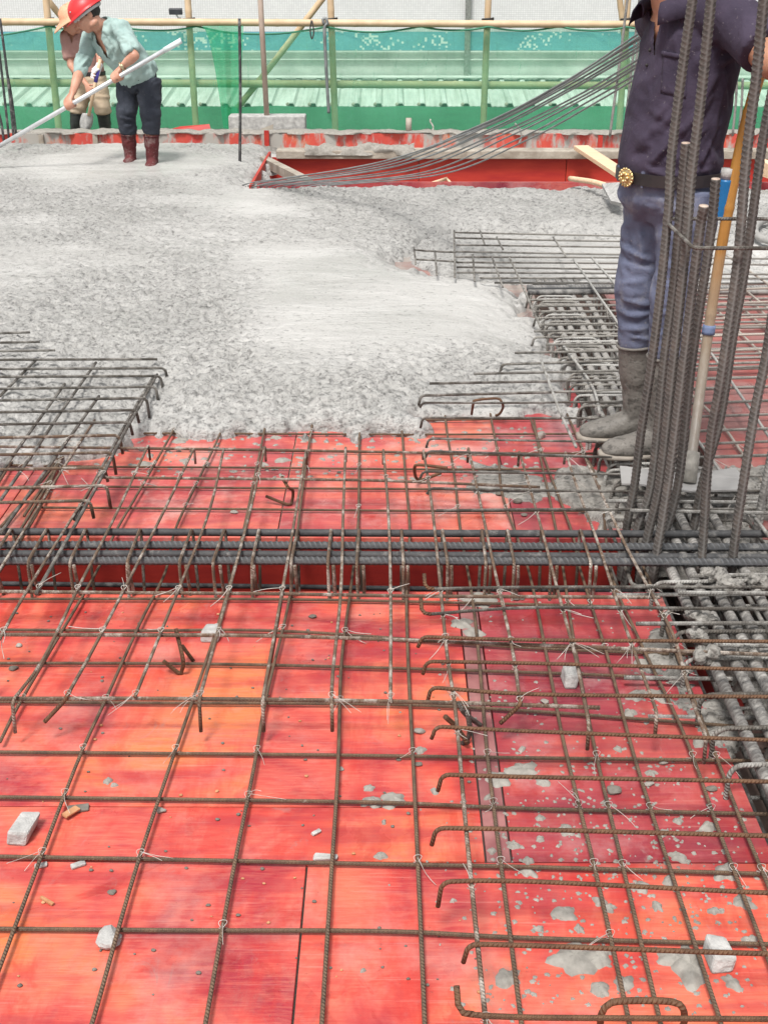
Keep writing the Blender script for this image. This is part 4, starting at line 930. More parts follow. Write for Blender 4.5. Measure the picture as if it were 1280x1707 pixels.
# ================================================================== DEBRIS
rs_ = random.Random(3)
def rockthing(px, py, sx, sy, sz, m, lab, name, cat, grp=None, seed=0, rock=True):
    p = G(px, py, sz*.0); s_ = 1.0
    if rock: o = build(name, MB().rock((p.x, p.y, sz*.8), (sx, sy, sz), seed), m, smooth=False, bevel=0)
    else:
        a = R(seed*7-20); u = Vector((math.cos(a), math.sin(a), 0)); q = Vector((-u.y, u.x, 0))
        q_ = MB().obox((p.x, p.y, sz), u*sx, q*sy, (.003, .002, sz))
        q_.v = [tuple(Vector(w_)+Vector((rs_.uniform(-.004, .004), rs_.uniform(-.004, .004), rs_.uniform(-.003, .003) if w_[2] > sz else 0))) for w_ in q_.v]
        o = build(name, q_, m, smooth=False, bevel=.006)
    return tag(o, lab, cat, grp)
rockthing(41, 1392, .021, .036, .016, M['block'], 'pale oblong spacer block lying near the left edge of the boards', 'spacer_block', 'spacer block', 'cement spacer blocks', 2, False)
rockthing(183, 1572, .028, .028, .016, M['block'], 'broken pale spacer block under a bar crossing at the bottom left', 'spacer_block', 'spacer block', 'cement spacer blocks', 5)
rockthing(1196, 1602, .020, .030, .016, M['block'], 'grey spacer block standing in the mortar spots at the bottom right', 'spacer_block', 'spacer block', 'cement spacer blocks', 3, False)
rockthing(948, 1138, .017, .030, .018, M['block'], 'upright grey spacer block under the upper bar on the crimson board', 'spacer_block', 'spacer block', 'cement spacer blocks', 3, False)
rockthing(353, 1064, .024, .024, .016, M['block'], 'grey spacer block under the bar crossing beside the V shaped chair', 'spacer_block', 'spacer block', 'cement spacer blocks', 2, False)
rockthing(543, 1434, .024, .007, .004, M['block'], 'flat pale spacer chip under a bar just below the photo centre', 'spacer_block', 'spacer block', 'cement spacer blocks', 3, False)
rockthing(900, 730, .022, .022, .016, M['splat'], 'small mortar lump block near the farther boot', 'spacer_block', 'spacer block', 'cement spacer blocks', 9)
stones = [(700, 1222, .016, 'dark stone beside a lower bar right of the photo centre'), (697, 1276, .010, 'small dark stone just below the larger dark stone'), (890, 1068, .012, 'grey pebble on the crimson board near the trench'), (908, 1172, .012, 'round dark pebble between two bars on the crimson board'), (1022, 1322, .020, 'oval grey mortar pebble on the right board'), (1185, 1318, .014, 'flat pebble near the edge of the right trench'), (1082, 1310, .013, 'lump beside a bar on the right board'),
          (187, 1490, .010, 'dark smooth pebble on the bottom left board'), (565, 789, .010, 'dark pebble behind the beam in the middle'), (390, 856, .014, 'grey lump beneath a bar just behind the beam'), (860, 1000, .012, 'flat grey stone in front of the trench near the strip'), (870, 1000, .008, 'tiny stone in front of the trench'), (32, 1078, .012, 'dark pebble near the left hook'), (23, 1117, .014, 'grey mortar lump at the left edge of the boards'), (521, 1030, .012, 'flat dark stone on the glowing orange board'), (268, 1354, .014, 'flat dark chip under a bar at the lower left'), (862, 838, .018, 'brown lump behind the beam right of centre'), (832, 826, .016, 'dark lump behind the beam among the hooked bars'),
          (568, 1284, .009, 'small square stone beside a lower bar'), (665, 1268, .007, 'little brown pebble left of a lower bar'), (873, 860, .012, 'dark flat stone just behind the thick bars'), (1105, 1275, .012, 'small mortar lump among the right hand bars')]
for i, (x, y, s_, lab) in enumerate(stones):
    rockthing(x, y, s_, s_*random.uniform(.6, .9), s_*.45, M['stone'] if i % 3 else M['splat'], lab, 'stone', 'stone', 'loose stones on the boards', i+20)
for i, (x, y, a, s_, lab) in enumerate([(130, 1348, .2, .022, 'flat grey green chip near the pale oblong block'), (118, 1354, .9, .018, 'reddish chip beside the flat grey chip'), (78, 1502, -.6, .018, 'thin wood sliver on the bottom left board'), (68, 1443, .3, .012, 'pale chip at the cross seam, left one'), (130, 1442, .5, .014, 'pale chip at the cross seam, right one'), (527, 1388, .7, .010, 'small white chip on the plank')]):
    p = G(x, y, .004+.007*(i == 1)); u = Vector((math.cos(a), math.sin(a), 0)); q = Vector((-u.y, u.x, 0))
    tag(build('wood_chip', MB().obox(p, u*s_, q*(s_*.5 if i != 2 else .003), (.001, 0, .003)), M['chip'] if i in (1, 2) else M['stone'] if i == 0 else M['block'], smooth=False, bevel=.0015), lab, 'chip', 'chips and slivers on the boards')
rs = random.Random(11)
for i in range(150):
    x, y = rs.uniform(0, 800), 1020+640*rs.random()**1.3; s_ = rs.uniform(.0022, .0055); p = G(x, y, 0)
    o = build('pebble', MB().rock((p.x, p.y, s_*.5), (s_, s_*.8, s_*.6), 200+i), M['stone'] if i % 4 else M['chip']); tag(o, 'tiny dark crumb lying loose on the red boards', 'pebble', 'tiny crumbs on the red boards')
# caked lumps hanging on the bars of the right-hand trench
for i, (x, y, z, s_, lab) in enumerate([(1165, 1030, .09, .030, 'knobbly cement lump on the left bar of the right trench'), (1160, 1058, .10, .022, 'cement lump just below the largest lump on the trench bars'), (1190, 962, .10, .020, 'cement crust at the foot of a column bar'), (1215, 972, .11, .026, 'pale cement crust between two column bar feet'), (1178, 1090, .10, .026, 'ring shaped cement lump round a bar and stirrup'), (1250, 1090, .09, .018, 'small cement lump on the third trench bar'), (1130, 820, .12, .020, 'cement lump beside the hoe handle'), (1262, 968, .10, .02, 'cement lump at the right edge below the column')]):
    p = G(x, y, z); mb = MB()
    for k in range(9):
        mb.rock(p+Vector((rs_.uniform(-1, 1)*s_, rs_.uniform(-1, 1)*s_, rs_.uniform(-.5, .5)*s_)), (s_*rs_.uniform(.4, .75),)*3, 900+i*9+k)
    tag(build('cement_lump', meshify(mb, .005, 1, .007, (70, 70, 70), i), M['mortar']), lab, 'cement lump', 'cement lumps on the trench bars')
# mortar splashes: thin domes with ragged outlines
def splat(mb, c, r, h, rr):
    n, m = 22, 5; ph = [rr.uniform(0, 6.28) for _ in range(5)]; am = [rr.uniform(.03, .14) for _ in range(5)]; st = rr.uniform(.6, 1); ro = rr.uniform(0, 3.14)
    vs = [Vector((c.x, c.y, c.z+h))]; fs = []
    for j in range(1, m+1):
        q = j/m
        for k in range(n):
            a = 2*math.pi*k/n; rad = r*q*(1+sum(am[i]*math.sin((i+2)*a+ph[i]) for i in range(5)))
            lx, ly = math.cos(a)*rad, math.sin(a)*rad*st
            vs.append(Vector((c.x+lx*math.cos(ro)-ly*math.sin(ro), c.y+lx*math.sin(ro)+ly*math.cos(ro), c.z+(h*(1-q**3)*(1+rr.uniform(-.25, .25)) if j < m else -.0005))))
    fs += [(0, 1+k, 1+(k+1) % n) for k in range(n)]
    for j in range(m-1):
        for k in range(n): a = 1+j*n; fs.append((a+k, a+n+k, a+n+(k+1) % n, a+(k+1) % n))
    mb.add(vs, fs)
SP = [(940, 1524, .024), (960, 1600, .045), (1000, 1598, .03), (1150, 1615, .05), (1125, 1600, .035), (1000, 1505, .016), (1015, 1515, .014), (1095, 1512, .015), (845, 1632, .024), (1000, 1650, .02), (1040, 1640, .02), (1240, 1505, .022), (1190, 1520, .014), (898, 1550, .010), (965, 1550, .012), (870, 1285, .035), (830, 1300, .03), (905, 1305, .018), (815, 1330, .012), (945, 1385, .02), (900, 1400, .010), (1130, 1430, .02), (655, 1335, .03), (620, 1338, .022), (615, 1315, .014), (725, 1320, .013), (700, 1252, .016), (1070, 1480, .02), (1055, 1480, .012), (1115, 1470, .018),
      (855, 1410, .014), (820, 1420, .010), (635, 1428, .014), (1085, 1290, .014), (800, 1000, .05), (770, 1040, .03), (790, 1055, .03), (1060, 1160, .03), (1080, 1110, .04), (1095, 1160, .03), (1050, 1190, .02), (1030, 1250, .012), (180, 1303, .012), (190, 1310, .008), (870, 1250, .012), (900, 1365, .010), (755, 1503, .006), (605, 1620, .006), (1210, 1455, .03), (880, 1455, .02), (880, 1436, .012), (1165, 1240, .02), (1130, 1370, .012), (1105, 1390, .016), (1010, 1340, .01), (640, 1372, .008), (1180, 1380, .02), (1250, 1570, .02), (1220, 1640, .02), (470, 768, .03), (440, 775, .02), (300, 735, .03), (330, 720, .03), (240, 775, .03), (400, 720, .04), (520, 735, .02), (250, 760, .02), (460, 730, .022), (350, 700, .04)]
for i, (x, y, r_) in enumerate(SP):
    mb = MB(); splat(mb, G(x, y, .0), r_, .005+r_*.13, rs); o = build('mortar_splash', mb, M['splat'])
    pos = ('lower right' if y > 1440 else 'middle right' if y > 1150 else 'beside the trench' if y > 950 else 'behind the beam') if x > 700 else ('left of centre behind the beam' if y < 950 else 'lower middle')
    tag(o, '%s grey mortar splash on the red boards, %s' % ('broad' if r_ >= .03 else 'small' if r_ < .013 else 'round', pos), 'mortar splash', 'mortar splashes on the boards')
mb = MB()
for i in range(900):
    if i % 3: x, y = rs.gauss(1040, 150), rs.gauss(1440, 170)
    else: x, y = rs.uniform(780, 1240), rs.uniform(1000, 1700)
    if y < 1000 or y > 1720 or x < 640: continue
    p = G(x, y, 0)
    if p.x > XL-.02: continue
    splat(mb, p, rs.uniform(.0015, .0065), .0022, rs)
for i in range(260):
    p = G(rs.uniform(150, 900), rs.uniform(710, 800), 0)
    if p.x < XL-.03: splat(mb, p, rs.uniform(.004, .014), .004, rs)
tag(build('mortar_spatter', mb, M['splat']), 'fine grey mortar spatter over the crimson boards', 'mortar', kind='stuff')
# ================================================================== PEOPLE
from mathutils.bvhtree import BVHTree
def skin_mat(name, c1, c2):
    t = NT(name); v = t.co(rnd=False); t.base(t.ramp(t.noise(v, 14, 5), [(.3, c1), (.7, c2)])); t.rough(.5)
    t.p.inputs['Subsurface Weight'].default_value = .12; t.p.inputs['Subsurface Radius'].default_value = (.01, .004, .002)
    t.bump(t.noise(v, 220, 3), .25, .001); return t.m
def cloth_mat(name, c1, c2, dirt=None, dlo=.6, dhi=.8, weave=900, wear=None):
    t = NT(name); v = t.co(rnd=False)
    c = t.ramp(t.noise(v, 6, 6, .6), [(.3, c1), (.7, c2)])
    if dirt: c = t.mix(t.ramp(t.noise(v, 9, 7, .75), [(dlo, 0.0), (dhi, .85)]), c, dirt); 
    if dirt: c = t.mix(t.ramp(t.noise(v, 75, 3, .6), [(.66, 0.0), (.72, .7)]), c, dirt)
    t.base(c); t.rough(.9); pass
    b = t.bump(t.noise(v, weave, 2), .3, .0012); t.bump(t.noise(v, 22, 5, .6, 1.2), .35, .012, b); return t.m
m_skin = skin_mat('tanned_skin', (.36, .17, .10), (.48, .25, .16)); m_skin2 = skin_mat('ruddy_skin', (.44, .21, .14), (.56, .30, .21))
m_hair = simple('black_hair', (.012, .01, .009), (.03, .025, .022), 60, rough=.6, stretch=(1, 1, .2))
m_eye = simple('eye', (.75, .72, .68), (.8, .77, .73), rough=.2, bump=0)
def frame(f, up=(0, 0, 1)):
    f = Vector(f).normalized(); s = f.cross(Vector(up)).normalized(); u = s.cross(f)      # s = the person's right
    return s, f, u
def rotm(s, f, u): return Matrix((s, f, u)).transposed()
def head_mb(mb, c, f, neck, up=(0, 0, 1), k=1.0):
    s, f, u = frame(f, up); Rm = rotm(s, f, u); P = lambda a, b, d: c+(s*a+f*b+u*d)*k
    mb.ell(P(0, -.015, .035), (.074*k, .095*k, .085*k), Rm); mb.ell(P(0, .02, -.02), (.066*k, .078*k, .085*k), Rm)
    mb.ell(P(0, .045, -.075), (.045*k, .045*k, .035*k), Rm); mb.ell(P(0, .065, -.095), (.022*k, .018*k, .015*k), Rm)
    mb.loft([P(0, .088, .018), P(0, .103, -.012), P(0, .112, -.032), P(0, .088, -.038)], [(.009*k, .009*k), (.011*k, .012*k), (.017*k, .012*k), (.012*k, .008*k)], s, 10)
    for q in (-1, 1):
        mb.ell(P(q*.033, .083, .03), (.026*k, .012*k, .009*k), Rm)                       # brow
        mb.ell(P(q*.045, .066, -.022), (.022*k, .018*k, .022*k), Rm)                    # cheek
        mb.ell(P(q*.078, -.012, -.008), (.009*k, .02*k, .033*k), Rm)                    # ear
        mb.ell(P(q*.06, .0, -.07), (.018*k, .04*k, .025*k), Rm)                         # jaw
    mb.ell(P(0, .092, -.056), (.025*k, .010*k, .006*k), Rm); mb.ell(P(0, .090, -.067), (.022*k, .010*k, .007*k), Rm)
    mb.loft([P(0, -.02, -.03), P(0, -.015, -.09), Vector(neck)], [.058*k, .056*k, .066*k], s, 16)
    return P
def grip_mb(mb, wr, c, a, r, k=1.0):
    wr, c, a = Vector(wr), Vector(c), Vector(a).normalized()
    n = (wr-c); n = (n-a*n.dot(a)).normalized(); m_ = a.cross(n)
    A = lambda th, R_, off: c+(n*math.cos(th)+m_*math.sin(th))*R_+a*off
    mb.loft([wr, wr.lerp(A(.5, r+.02, 0), .4), A(.35, r+.022, 0), A(.9, r+.018, 0)], [(.026*k, .02*k), (.034*k, .018*k), (.042*k, .016*k), (.040*k, .012*k)], a, 14)
    for i, off in enumerate((-.032, -.011, .011, .031)):
        ln = (3.6, 4.0, 3.9, 3.4)[i]; pts = [A(th, r+.0105, off*k) for th in np.linspace(.6, ln, 9)]
        mb.tube(pts, .0088*k, 8, rfun=lambda i_, l: (.0095-.0003*i_)*k); mb.ball(pts[-1], .0075*k)
    pts = [A(.2, r+.028, .03*k), A(-.5, r+.020, .046*k), A(-1.2, r+.012, .044*k), A(-1.9, r+.011, .036*k), A(-2.4, r+.0105, .03*k)]
    mb.tube(smoothpath(pts, .008), .0105*k, 8); mb.ball(pts[-1], .0095*k)
def limb(mb, pts, rad, side): mb.loft(pts, rad, side, 14)
def arm(mb, sh, el, wr, k=1.0):
    sh, el, wr = map(Vector, (sh, el, wr)); sd = (el-sh).cross(wr-el); sd = sd if sd.length > 1e-4 else Vector((1, 0, 0))
    limb(mb, [sh, sh.lerp(el, .35), sh.lerp(el, .8), el], [.052*k, .048*k, .040*k, .040*k], sd); mb.ball(el, .040*k); mb.ball(sh, .055*k)
    limb(mb, [el, el.lerp(wr, .3), el.lerp(wr, .75), wr], [(.040*k, .038*k), (.043*k, .038*k), (.032*k, .026*k), (.028*k, .021*k)], sd)
def person(loc, label, skin, J, fwd, headf, hand_l, hand_r, vox=.007, headup=(0, 0, 1), tr=(.155, .11, .175, .115), k=1.0, hk=1.0):
    root = empty('person', loc, label, 'person'); mb = MB(); side = (J['shL']-J['shR']).normalized()
    tors = [J['pelvis']+(J['pelvis']-J['waist'])*.3, J['pelvis'], J['waist'], J['chest'], J['chest'].lerp(J['neck'], .65), J['neck']]
    mb.loft(tors, [(.14, .10), (.16, .115), (tr[0]-.02, tr[1]), (tr[2]-.01, tr[3]), (.13, .085), (.06, .06)], side, 20)
    P = head_mb(mb, J['head'], headf, J['neck'], headup, hk)
    mb.loft([J['shL'], J['shL'].lerp(J['neck'], .6), J['neck'], J['shR'].lerp(J['neck'], .6), J['shR']], [.048, .05, .052, .05, .048], (0, 0, 1), 12)
    arm(mb, J['shL'], J['elL'], J['wrL'], k); arm(mb, J['shR'], J['elR'], J['wrR'], k)
    for q, h in (('L', hand_l), ('R', hand_r)): grip_mb(mb, J['wr'+q], h[0], h[1], h[2])
    for q in 'LR':
        hp, kn, an, toe = J['hp'+q], J['kn'+q], J['an'+q], J['toe'+q]
        limb(mb, [hp+(hp-kn)*.1, hp.lerp(kn, .3), kn], [.088, .078, .056], side); mb.ball(kn, .056)
        limb(mb, [kn, kn.lerp(an, .3), kn.lerp(an, .8), an+Vector((0, 0, -.03))], [.055, .057, .04, .037], side)
        limb(mb, [an+(an-toe)*.25+Vector((0, 0, -.05)), an+Vector((0, 0, -.05)), toe+Vector((0, 0, .02))], [(.03, .028), (.038, .035), (.035, .02)], (toe-an).cross(Vector((0, 0, 1))))
    build('body', meshify(mb, vox, 3), skin, root)
    s, f, u = frame(headf, headup)
    for q in (-1, 1): build('eye', MB().ball(P(q*.031, .077, .012), .0125*hk), m_eye, root)
    return root, P, (s, f, u)
def boots(root, J, mat, top=.6, k=1.0, m_sole=None, name='boot'):
    for q in 'LR':
        kn, an, toe = J['kn'+q], J['an'+q], J['toe'+q]; mb = MB(); d = (toe-an); d.z = 0; d.normalize(); sd = d.cross(Vector((0, 0, 1)))
        tp = an.lerp(kn, top); g0 = min(toe.z, an.z-.07)
        base_ = Vector((an.x, an.y, g0))
        mb.loft([tp, an.lerp(kn, top*.6), an.lerp(kn, .25), an, base_-d*.02+Vector((0, 0, .03))], [(.064*k, .068*k), (.062*k, .066*k), (.055*k, .058*k), (.05*k, .056*k), (.042*k, .05*k)], sd, 18)
        h = base_-d*.065
        mb.loft([h+Vector((0, 0, .035)), base_+Vector((0, 0, .045)), base_+d*.06+Vector((0, 0, .052)), base_+d*.12+Vector((0, 0, .040)), base_+d*.175+Vector((0, 0, .034)), base_+d*.205+Vector((0, 0, .028))], [(.036, .035), (.042, .045), (.045, .050), (.050, .038), (.043, .030), (.022, .018)], sd, 18)
        b = build(name, meshify(mb, .008*k, 5, .0025, (14, 14, 14), 5), mat, root)
        so_ = MB(); so_.loft([h-d*.008+Vector((0, 0, .012)), base_+Vector((0, 0, .012)), base_+d*.06+Vector((0, 0, .013)), base_+d*.13+Vector((0, 0, .012)), base_+d*.19+Vector((0, 0, .013)), base_+d*.217+Vector((0, 0, .016))], [(.034, .012), (.040, .012), (.041, .012), (.053, .011), (.044, .012), (.018, .011)], sd, 18, 3)
        build('sole', so_, m_sole or mat, b)
        mb = MB(); P = []; ax = (kn-an).normalized(); s1 = sd; s2 = ax.cross(s1).normalized()
        for i in range(20): a = 2*math.pi*i/20; P.append(tp+s1*math.cos(a)*.066*k+s2*math.sin(a)*.070*k)
        mb.tube(P, .006, 6, closed=True); build('boot_rim', mb, mat, b)
def collar(root, J, f, mat, parent, r=.074, open_=.75, h=.045, flap=.055, up=None, z0=.0):
    """a folded shirt collar round the neck, open in front"""
    u = (up or (J['head']-J['neck'])).normalized(); f = Vector(f); f = (f-u*f.dot(u)).normalized(); s = f.cross(u)
    c = J['neck']+u*z0; n = 36; vs = []; prof_ = [(0, 0), (-.002, h*.6), (.004, h), (.014, h*.95), (.030, h*.45), (.042, h-flap)]
    for i in range(n+1):
        a = -math.pi+open_+(2*math.pi-2*open_)*i/n; e = abs(i/n*2-1)
        dirv = -(f*math.cos(a))*1.0+s*math.sin(a); 
        for (dr, hh) in prof_:
            drop = -.022*e**3; vs.append(c+dirv*(r+dr*(1+.1*e))+u*(hh+drop)+f*(.012*e**2))
    fs = []; m = len(prof_)
    for i in range(n):
        for j in range(m-1): a = i*m+j; fs.append((a, a+1, a+m+1, a+m))
    o = build('collar', MB().add(vs, fs), mat, parent); so_ = o.modifiers.new('thick', 'SOLIDIFY'); so_.thickness = .004; return o
def vcut(J, f, depth, w):
    c = J['neck']; ax = (J['chest']-J['neck']).normalized(); f = Vector(f).normalized(); s = f.cross(ax).normalized()
    def fn(p):
        q = p-c; al = q.dot(ax); fo = (q-ax*al).dot(f); sd = abs(q.dot(s))
        return al < depth and fo > .0 and sd < w*(1-max(al, 0)/depth) or (q.length < .085 and al < .02)
    return fn
def shirt(root, J, mat, tr, slL, slR, hem, fold, fs, seed, cut, vox=.012, cuff=.012, fdir=None, k=1.0, loose=.018, cr=()):
    mb = MB(); side = (J['shL']-J['shR']).normalized()
    pts = [hem, J['waist'].lerp(hem, .5), J['waist'], J['waist'].lerp(J['chest'], .5), J['chest'], J['chest'].lerp(J['neck'], .5), J['chest'].lerp(J['neck'], .85)]
    mb.loft(pts, [(tr[0]*.97, tr[1]*1.0), (tr[0]+.004, tr[1]+.006), (tr[0], tr[1]), (tr[0]+.01, tr[1]-.004), (tr[2], tr[3]), (tr[2]*.86, tr[3]*.85), (.085, .075)], side, 26, 2.3)
    for q, L in (('L', slL), ('R', slR)):
        sh, el, wr = J['sh'+q], J['el'+q], J['wr'+q]
        tot = []; inner = J['neck'].lerp(sh, .35)+(J['chest']-J['neck'])*.12
        if L <= 1: e = sh.lerp(el, L); P = [inner, sh, sh.lerp(e, .5), e]; r = [.075, .070*k, .066*k, .064*k]
        else: e = el.lerp(wr, L-1); P = [inner, sh, sh.lerp(el, .6), el, e]; r = [.075, .070*k, .060*k, .056*k, .052*k]
        mb.loft(P, r, (0, 0, 1) if abs((e-sh).normalized().z) < .8 else (1, 0, 0), 18)
        mb.ball(sh, .066*k)
        if L > 1: mb.ball(el, .056*k)
    o = build('shirt', meshify(mb, vox, 5, fold, fs, seed, cut, fdir=fdir, creases=cr), mat, root); return o
def trousers(root, J, mat, top, hipr, legr, end, fold, fs, seed, name='trousers', vox=.012, crs=()):
    mb = MB(); side = (J['hpL']-J['hpR']).normalized(); cr = J['hpL'].lerp(J['hpR'], .5)
    mb.loft([top, J['pelvis'], cr, cr+Vector((0, 0, -.07))], [hipr, (hipr[0]+.008, hipr[1]+.008), (hipr[0]+.004, hipr[1]+.004), (hipr[0]*.75, hipr[1]*.7)], side, 24, 2.3)
    for q in 'LR':
        hp, kn, an = J['hp'+q], J['kn'+q], J['an'+q]; e = kn.lerp(an, end)
        mb.loft([hp+Vector((0, 0, .04)), hp.lerp(kn, .25), hp.lerp(kn, .7), kn, kn.lerp(e, .6), e], [legr[0], legr[0]*.98, legr[1], legr[1]*.97, legr[2], legr[2]*1.0], side, 20)
    return build(name, meshify(mb, vox, 4, fold, fs, seed, creases=crs), mat, root)
def ring(root, name, c, ax, side, rx, ry, h, mat, t=.004):
    ax = Vector(ax).normalized(); s = Vector(side); s = (s-ax*s.dot(ax)).normalized(); q = ax.cross(s); vs = []; n = 48
    for i in range(n):
        a = 2*math.pi*i/n; ca, sa = math.cos(a), math.sin(a); e = 2/2.3
        d = s*math.copysign(abs(ca)**e, ca)*rx+q*math.copysign(abs(sa)**e, sa)*ry
        for dr, hh in ((1, -h/2), (1+t/rx, -h/2), (1+t/rx, h/2), (1, h/2)): vs.append(c+d*dr+ax*hh)
    fs = [(i*4+j, i*4+(j+1) % 4, ((i+1) % n)*4+(j+1) % 4, ((i+1) % n)*4+j) for i in range(n) for j in range(4)]
    return build(name, MB().add(vs, fs), mat, root, smooth=False)
# ---------------- the man in the dark shirt
FW = Vector((-math.cos(R(25)), -math.sin(R(25)), 0)); SD = Vector((.423, -.906, 0))
chest = V(1150, 85, 3.98)
J = dict(pelvis=V(1113, 315, 3.97), waist=V(1120, 235, 3.97), chest=chest, neck=V(1122, 2, 3.97), head=V(1106, -92, 3.95),
         shL=chest+SD*.185+Vector((0, 0, .10)), shR=chest-SD*.165+Vector((0, 0, .09)), elL=V(1290, 106, 3.60), wrL=V(1300, 50, 3.72), elR=V(1140, 110, 4.38), wrR=V(1125, 85, 4.62),
         hpL=V(1150, 335, 3.90), hpR=V(1093, 330, 4.03), knL=V(1122, 495, 3.87), knR=V(1062, 480, 4.01), anL=V(1106, 722, 3.87), anR=V(1066, 695, 4.03), toeL=G(1030, 762, .105), toeR=G(985, 733, .105))
J['toeL'].z = J['toeR'].z = .104
BT = V(1306, -10, 3.74); BBt = G(1148, 800, .15)      # the hoe handle, top and bottom
bam = smoothpath([BT, V(1280, 75, 3.80), V(1237, 232, 3.80), V(1201, 420, 3.78), V(1174, 600, 3.76), BBt], .01)
bax = (BT-V(1280, 75, 3.80)).normalized(); hc = V(1300, 12, 3.74)
J['wrL'] = hc+Vector((.05, -.045, -.06))
rods_c = V(1118, 66, 4.78)
root, HP, HF = person((.87, 3.95, .1), 'big man in dark purple polo shirt and blue jeans standing by the column bars', m_skin, J, FW, FW+Vector((0, 0, -.1)), (hc, bax, .017), (rods_c, (V(1150, 50, 4.6)-V(1082, 70, 5.0)), .03), tr=(.138, .112, .150, .100), k=1.12)
def CL(L, Y, w_, a_): return [(V(*p, Y), V(*q, Y), w_*random.uniform(.7, 1.3), a_*random.uniform(.7, 1.3)) for p, q in L]
CRS = CL([((1112, 175), (1062, 268)), ((1140, 165), (1070, 262)), ((1160, 190), (1085, 275)), ((1175, 215), (1110, 280)), ((1195, 120), (1150, 205)), ((1212, 130), (1188, 232)), ((1205, 100), (1218, 200)), ((1095, 100), (1075, 172)), ((1150, 20), (1120, 62)), ((1232, 30), (1190, 62)), ((1236, 58), (1194, 84)), ((1240, 92), (1198, 104)),
          ((1082, 228), (1052, 264)), ((1180, 240), (1206, 284)), ((1130, 200), (1090, 278)), ((1190, 150), (1130, 250)), ((1160, 110), (1190, 60)), ((1100, 190), (1078, 240)), ((1200, 210), (1160, 285))], 3.82, .009, .0085)
CRS += CL([((1050, 272), (1120, 296)), ((1120, 290), (1195, 282)), ((1090, 284), (1160, 296))], 3.82, .010, .007)
CRJ = CL([((1038, 322), (1075, 345)), ((1085, 315), (1062, 352)), ((1100, 330), (1072, 362)), ((1062, 345), (1070, 430)), ((1032, 412), (1082, 432)), ((1038, 440), (1090, 448)), ((1032, 474), (1080, 464)), ((1038, 500), (1090, 508)), ((1040, 528), (1086, 520)), ((1034, 552), (1092, 544)), ((1042, 380), (1038, 470)), ((1050, 560), (1094, 566)), ((1075, 470), (1090, 500))], 3.95, .008, .0075)
CRJ += CL([((1090, 330), (1140, 350)), ((1100, 360), (1150, 345)), ((1100, 440), (1150, 455)), ((1105, 480), (1150, 470)), ((1100, 520), (1150, 532)), ((1102, 560), (1146, 552)), ((1098, 585), (1144, 590)), ((1110, 380), (1118, 460))], 3.80, .008, .0075)
m_polo = cloth_mat('dark_purple_polo', (.022, .015, .032), (.052, .038, .066), (.17, .15, .165), .70, .9)
m_jean = cloth_mat('worn_blue_denim', (.085, .098, .155), (.155, .17, .25), (.27, .265, .28), .53, .75)
sh_ = shirt(root, J, m_polo, (.160, .142, .175, .130), .74, .9, J['pelvis']+Vector((0, 0, .030)), .0045, (7, 7, 3), 4, vcut(J, FW, .115, .022), .0065, fdir=3.2, k=1.12, cr=CRS)
collar(root, J, FW, m_polo, sh_, .078, .62, .04, .06, Vector((-.12, 0, 1)), -.01)
bvh = BVHTree.FromPolygons([v_.co+wloc(sh_) for v_ in sh_.data.vertices], [tuple(p.vertices) for p in sh_.data.polygons])
def patch(pxs, Y, off, name, mat, parent, nx=10, ny=10, edge=None):
    (a, b, c, d) = [Vector((p[0], p[1], 0)) for p in pxs]; vs = []
    for j in range(ny+1):
        for i in range(nx+1):
            p = a.lerp(b, i/nx).lerp(d.lerp(c, i/nx), j/ny); w_ = V(p.x, p.y, Y); o_ = w_-Vector((0, .6, 0))
            dirv = ray(p.x, p.y).normalized(); hit = bvh.ray_cast(w_-dirv*.8, dirv)
            q = hit[0] if hit[0] is not None else bvh.find_nearest(w_)[0]; n_ = hit[1] if hit[0] is not None else -dirv
            if n_.dot(dirv) > 0: n_ = -n_
            vs.append(q+n_*off)
    fs = [(j*(nx+1)+i, j*(nx+1)+i+1, (j+1)*(nx+1)+i+1, (j+1)*(nx+1)+i) for j in range(ny) for i in range(nx)]
    o = build(name, MB().add(vs, fs), mat, parent); s_ = o.modifiers.new('t', 'SOLIDIFY'); s_.thickness = .003; s_.offset = 1; return o
patch([(1106, 84), (1148, 92), (1143, 164), (1101, 154)], 3.8, .002, 'pocket', m_polo, sh_)
patch([(1105, 84), (1149, 92), (1148, 100), (1104, 92)], 3.8, .006, 'pocket_hem', m_polo, sh_, 10, 2)
for p_ in ((1083, 83), (1078, 108)):
    q = bvh.ray_cast(V(*p_, 3.0), ray(*p_).normalized())[0]
    if q: build('button', MB().ell(q-ray(*p_).normalized()*.006, (.005, .002, .005)), m_hair, sh_)
tr_ = trousers(root, J, m_jean, J['pelvis']+Vector((0, 0, .045)), (.152, .138), (.095, .075, .066), .42, .005, (7, 7, 10), 11, 'jeans', .008, crs=CRJ)
ax = J['waist']-J['pelvis']
bc = J['pelvis']+Vector((0, 0, .048)); m_leather = simple('dark_leather', (.02, .017, .018), (.045, .035, .035), rough=.5)
belt = ring(root, 'belt', bc, (0, 0, 1), SD, .166, .150, .036, m_leather, .005)
bk = bc+FW*.156+Vector((0, 0, 0)); m_gold = simple('worn_gold', (.55, .38, .14), (.75, .60, .34), 60, rough=.35, bump=.9, bscale=90, metal=.8)
mb = MB(); Rm = rotm(*frame(FW)); bu = bk+FW*.006
mb.ell(bu, (.036, .008, .028), Rm, 20, 9)
for i in range(16):
    a = i*.3927; mb.ball(bu+SD*.034*math.cos(a)+Vector((0, 0, .026*math.sin(a)))+FW*.003, .0042)
for i in range(7): a = i*.9; mb.ball(bu+SD*.016*math.cos(a)+Vector((0, 0, .012*math.sin(a)))+FW*.009, .006)
build('buckle', mb, m_gold, belt)
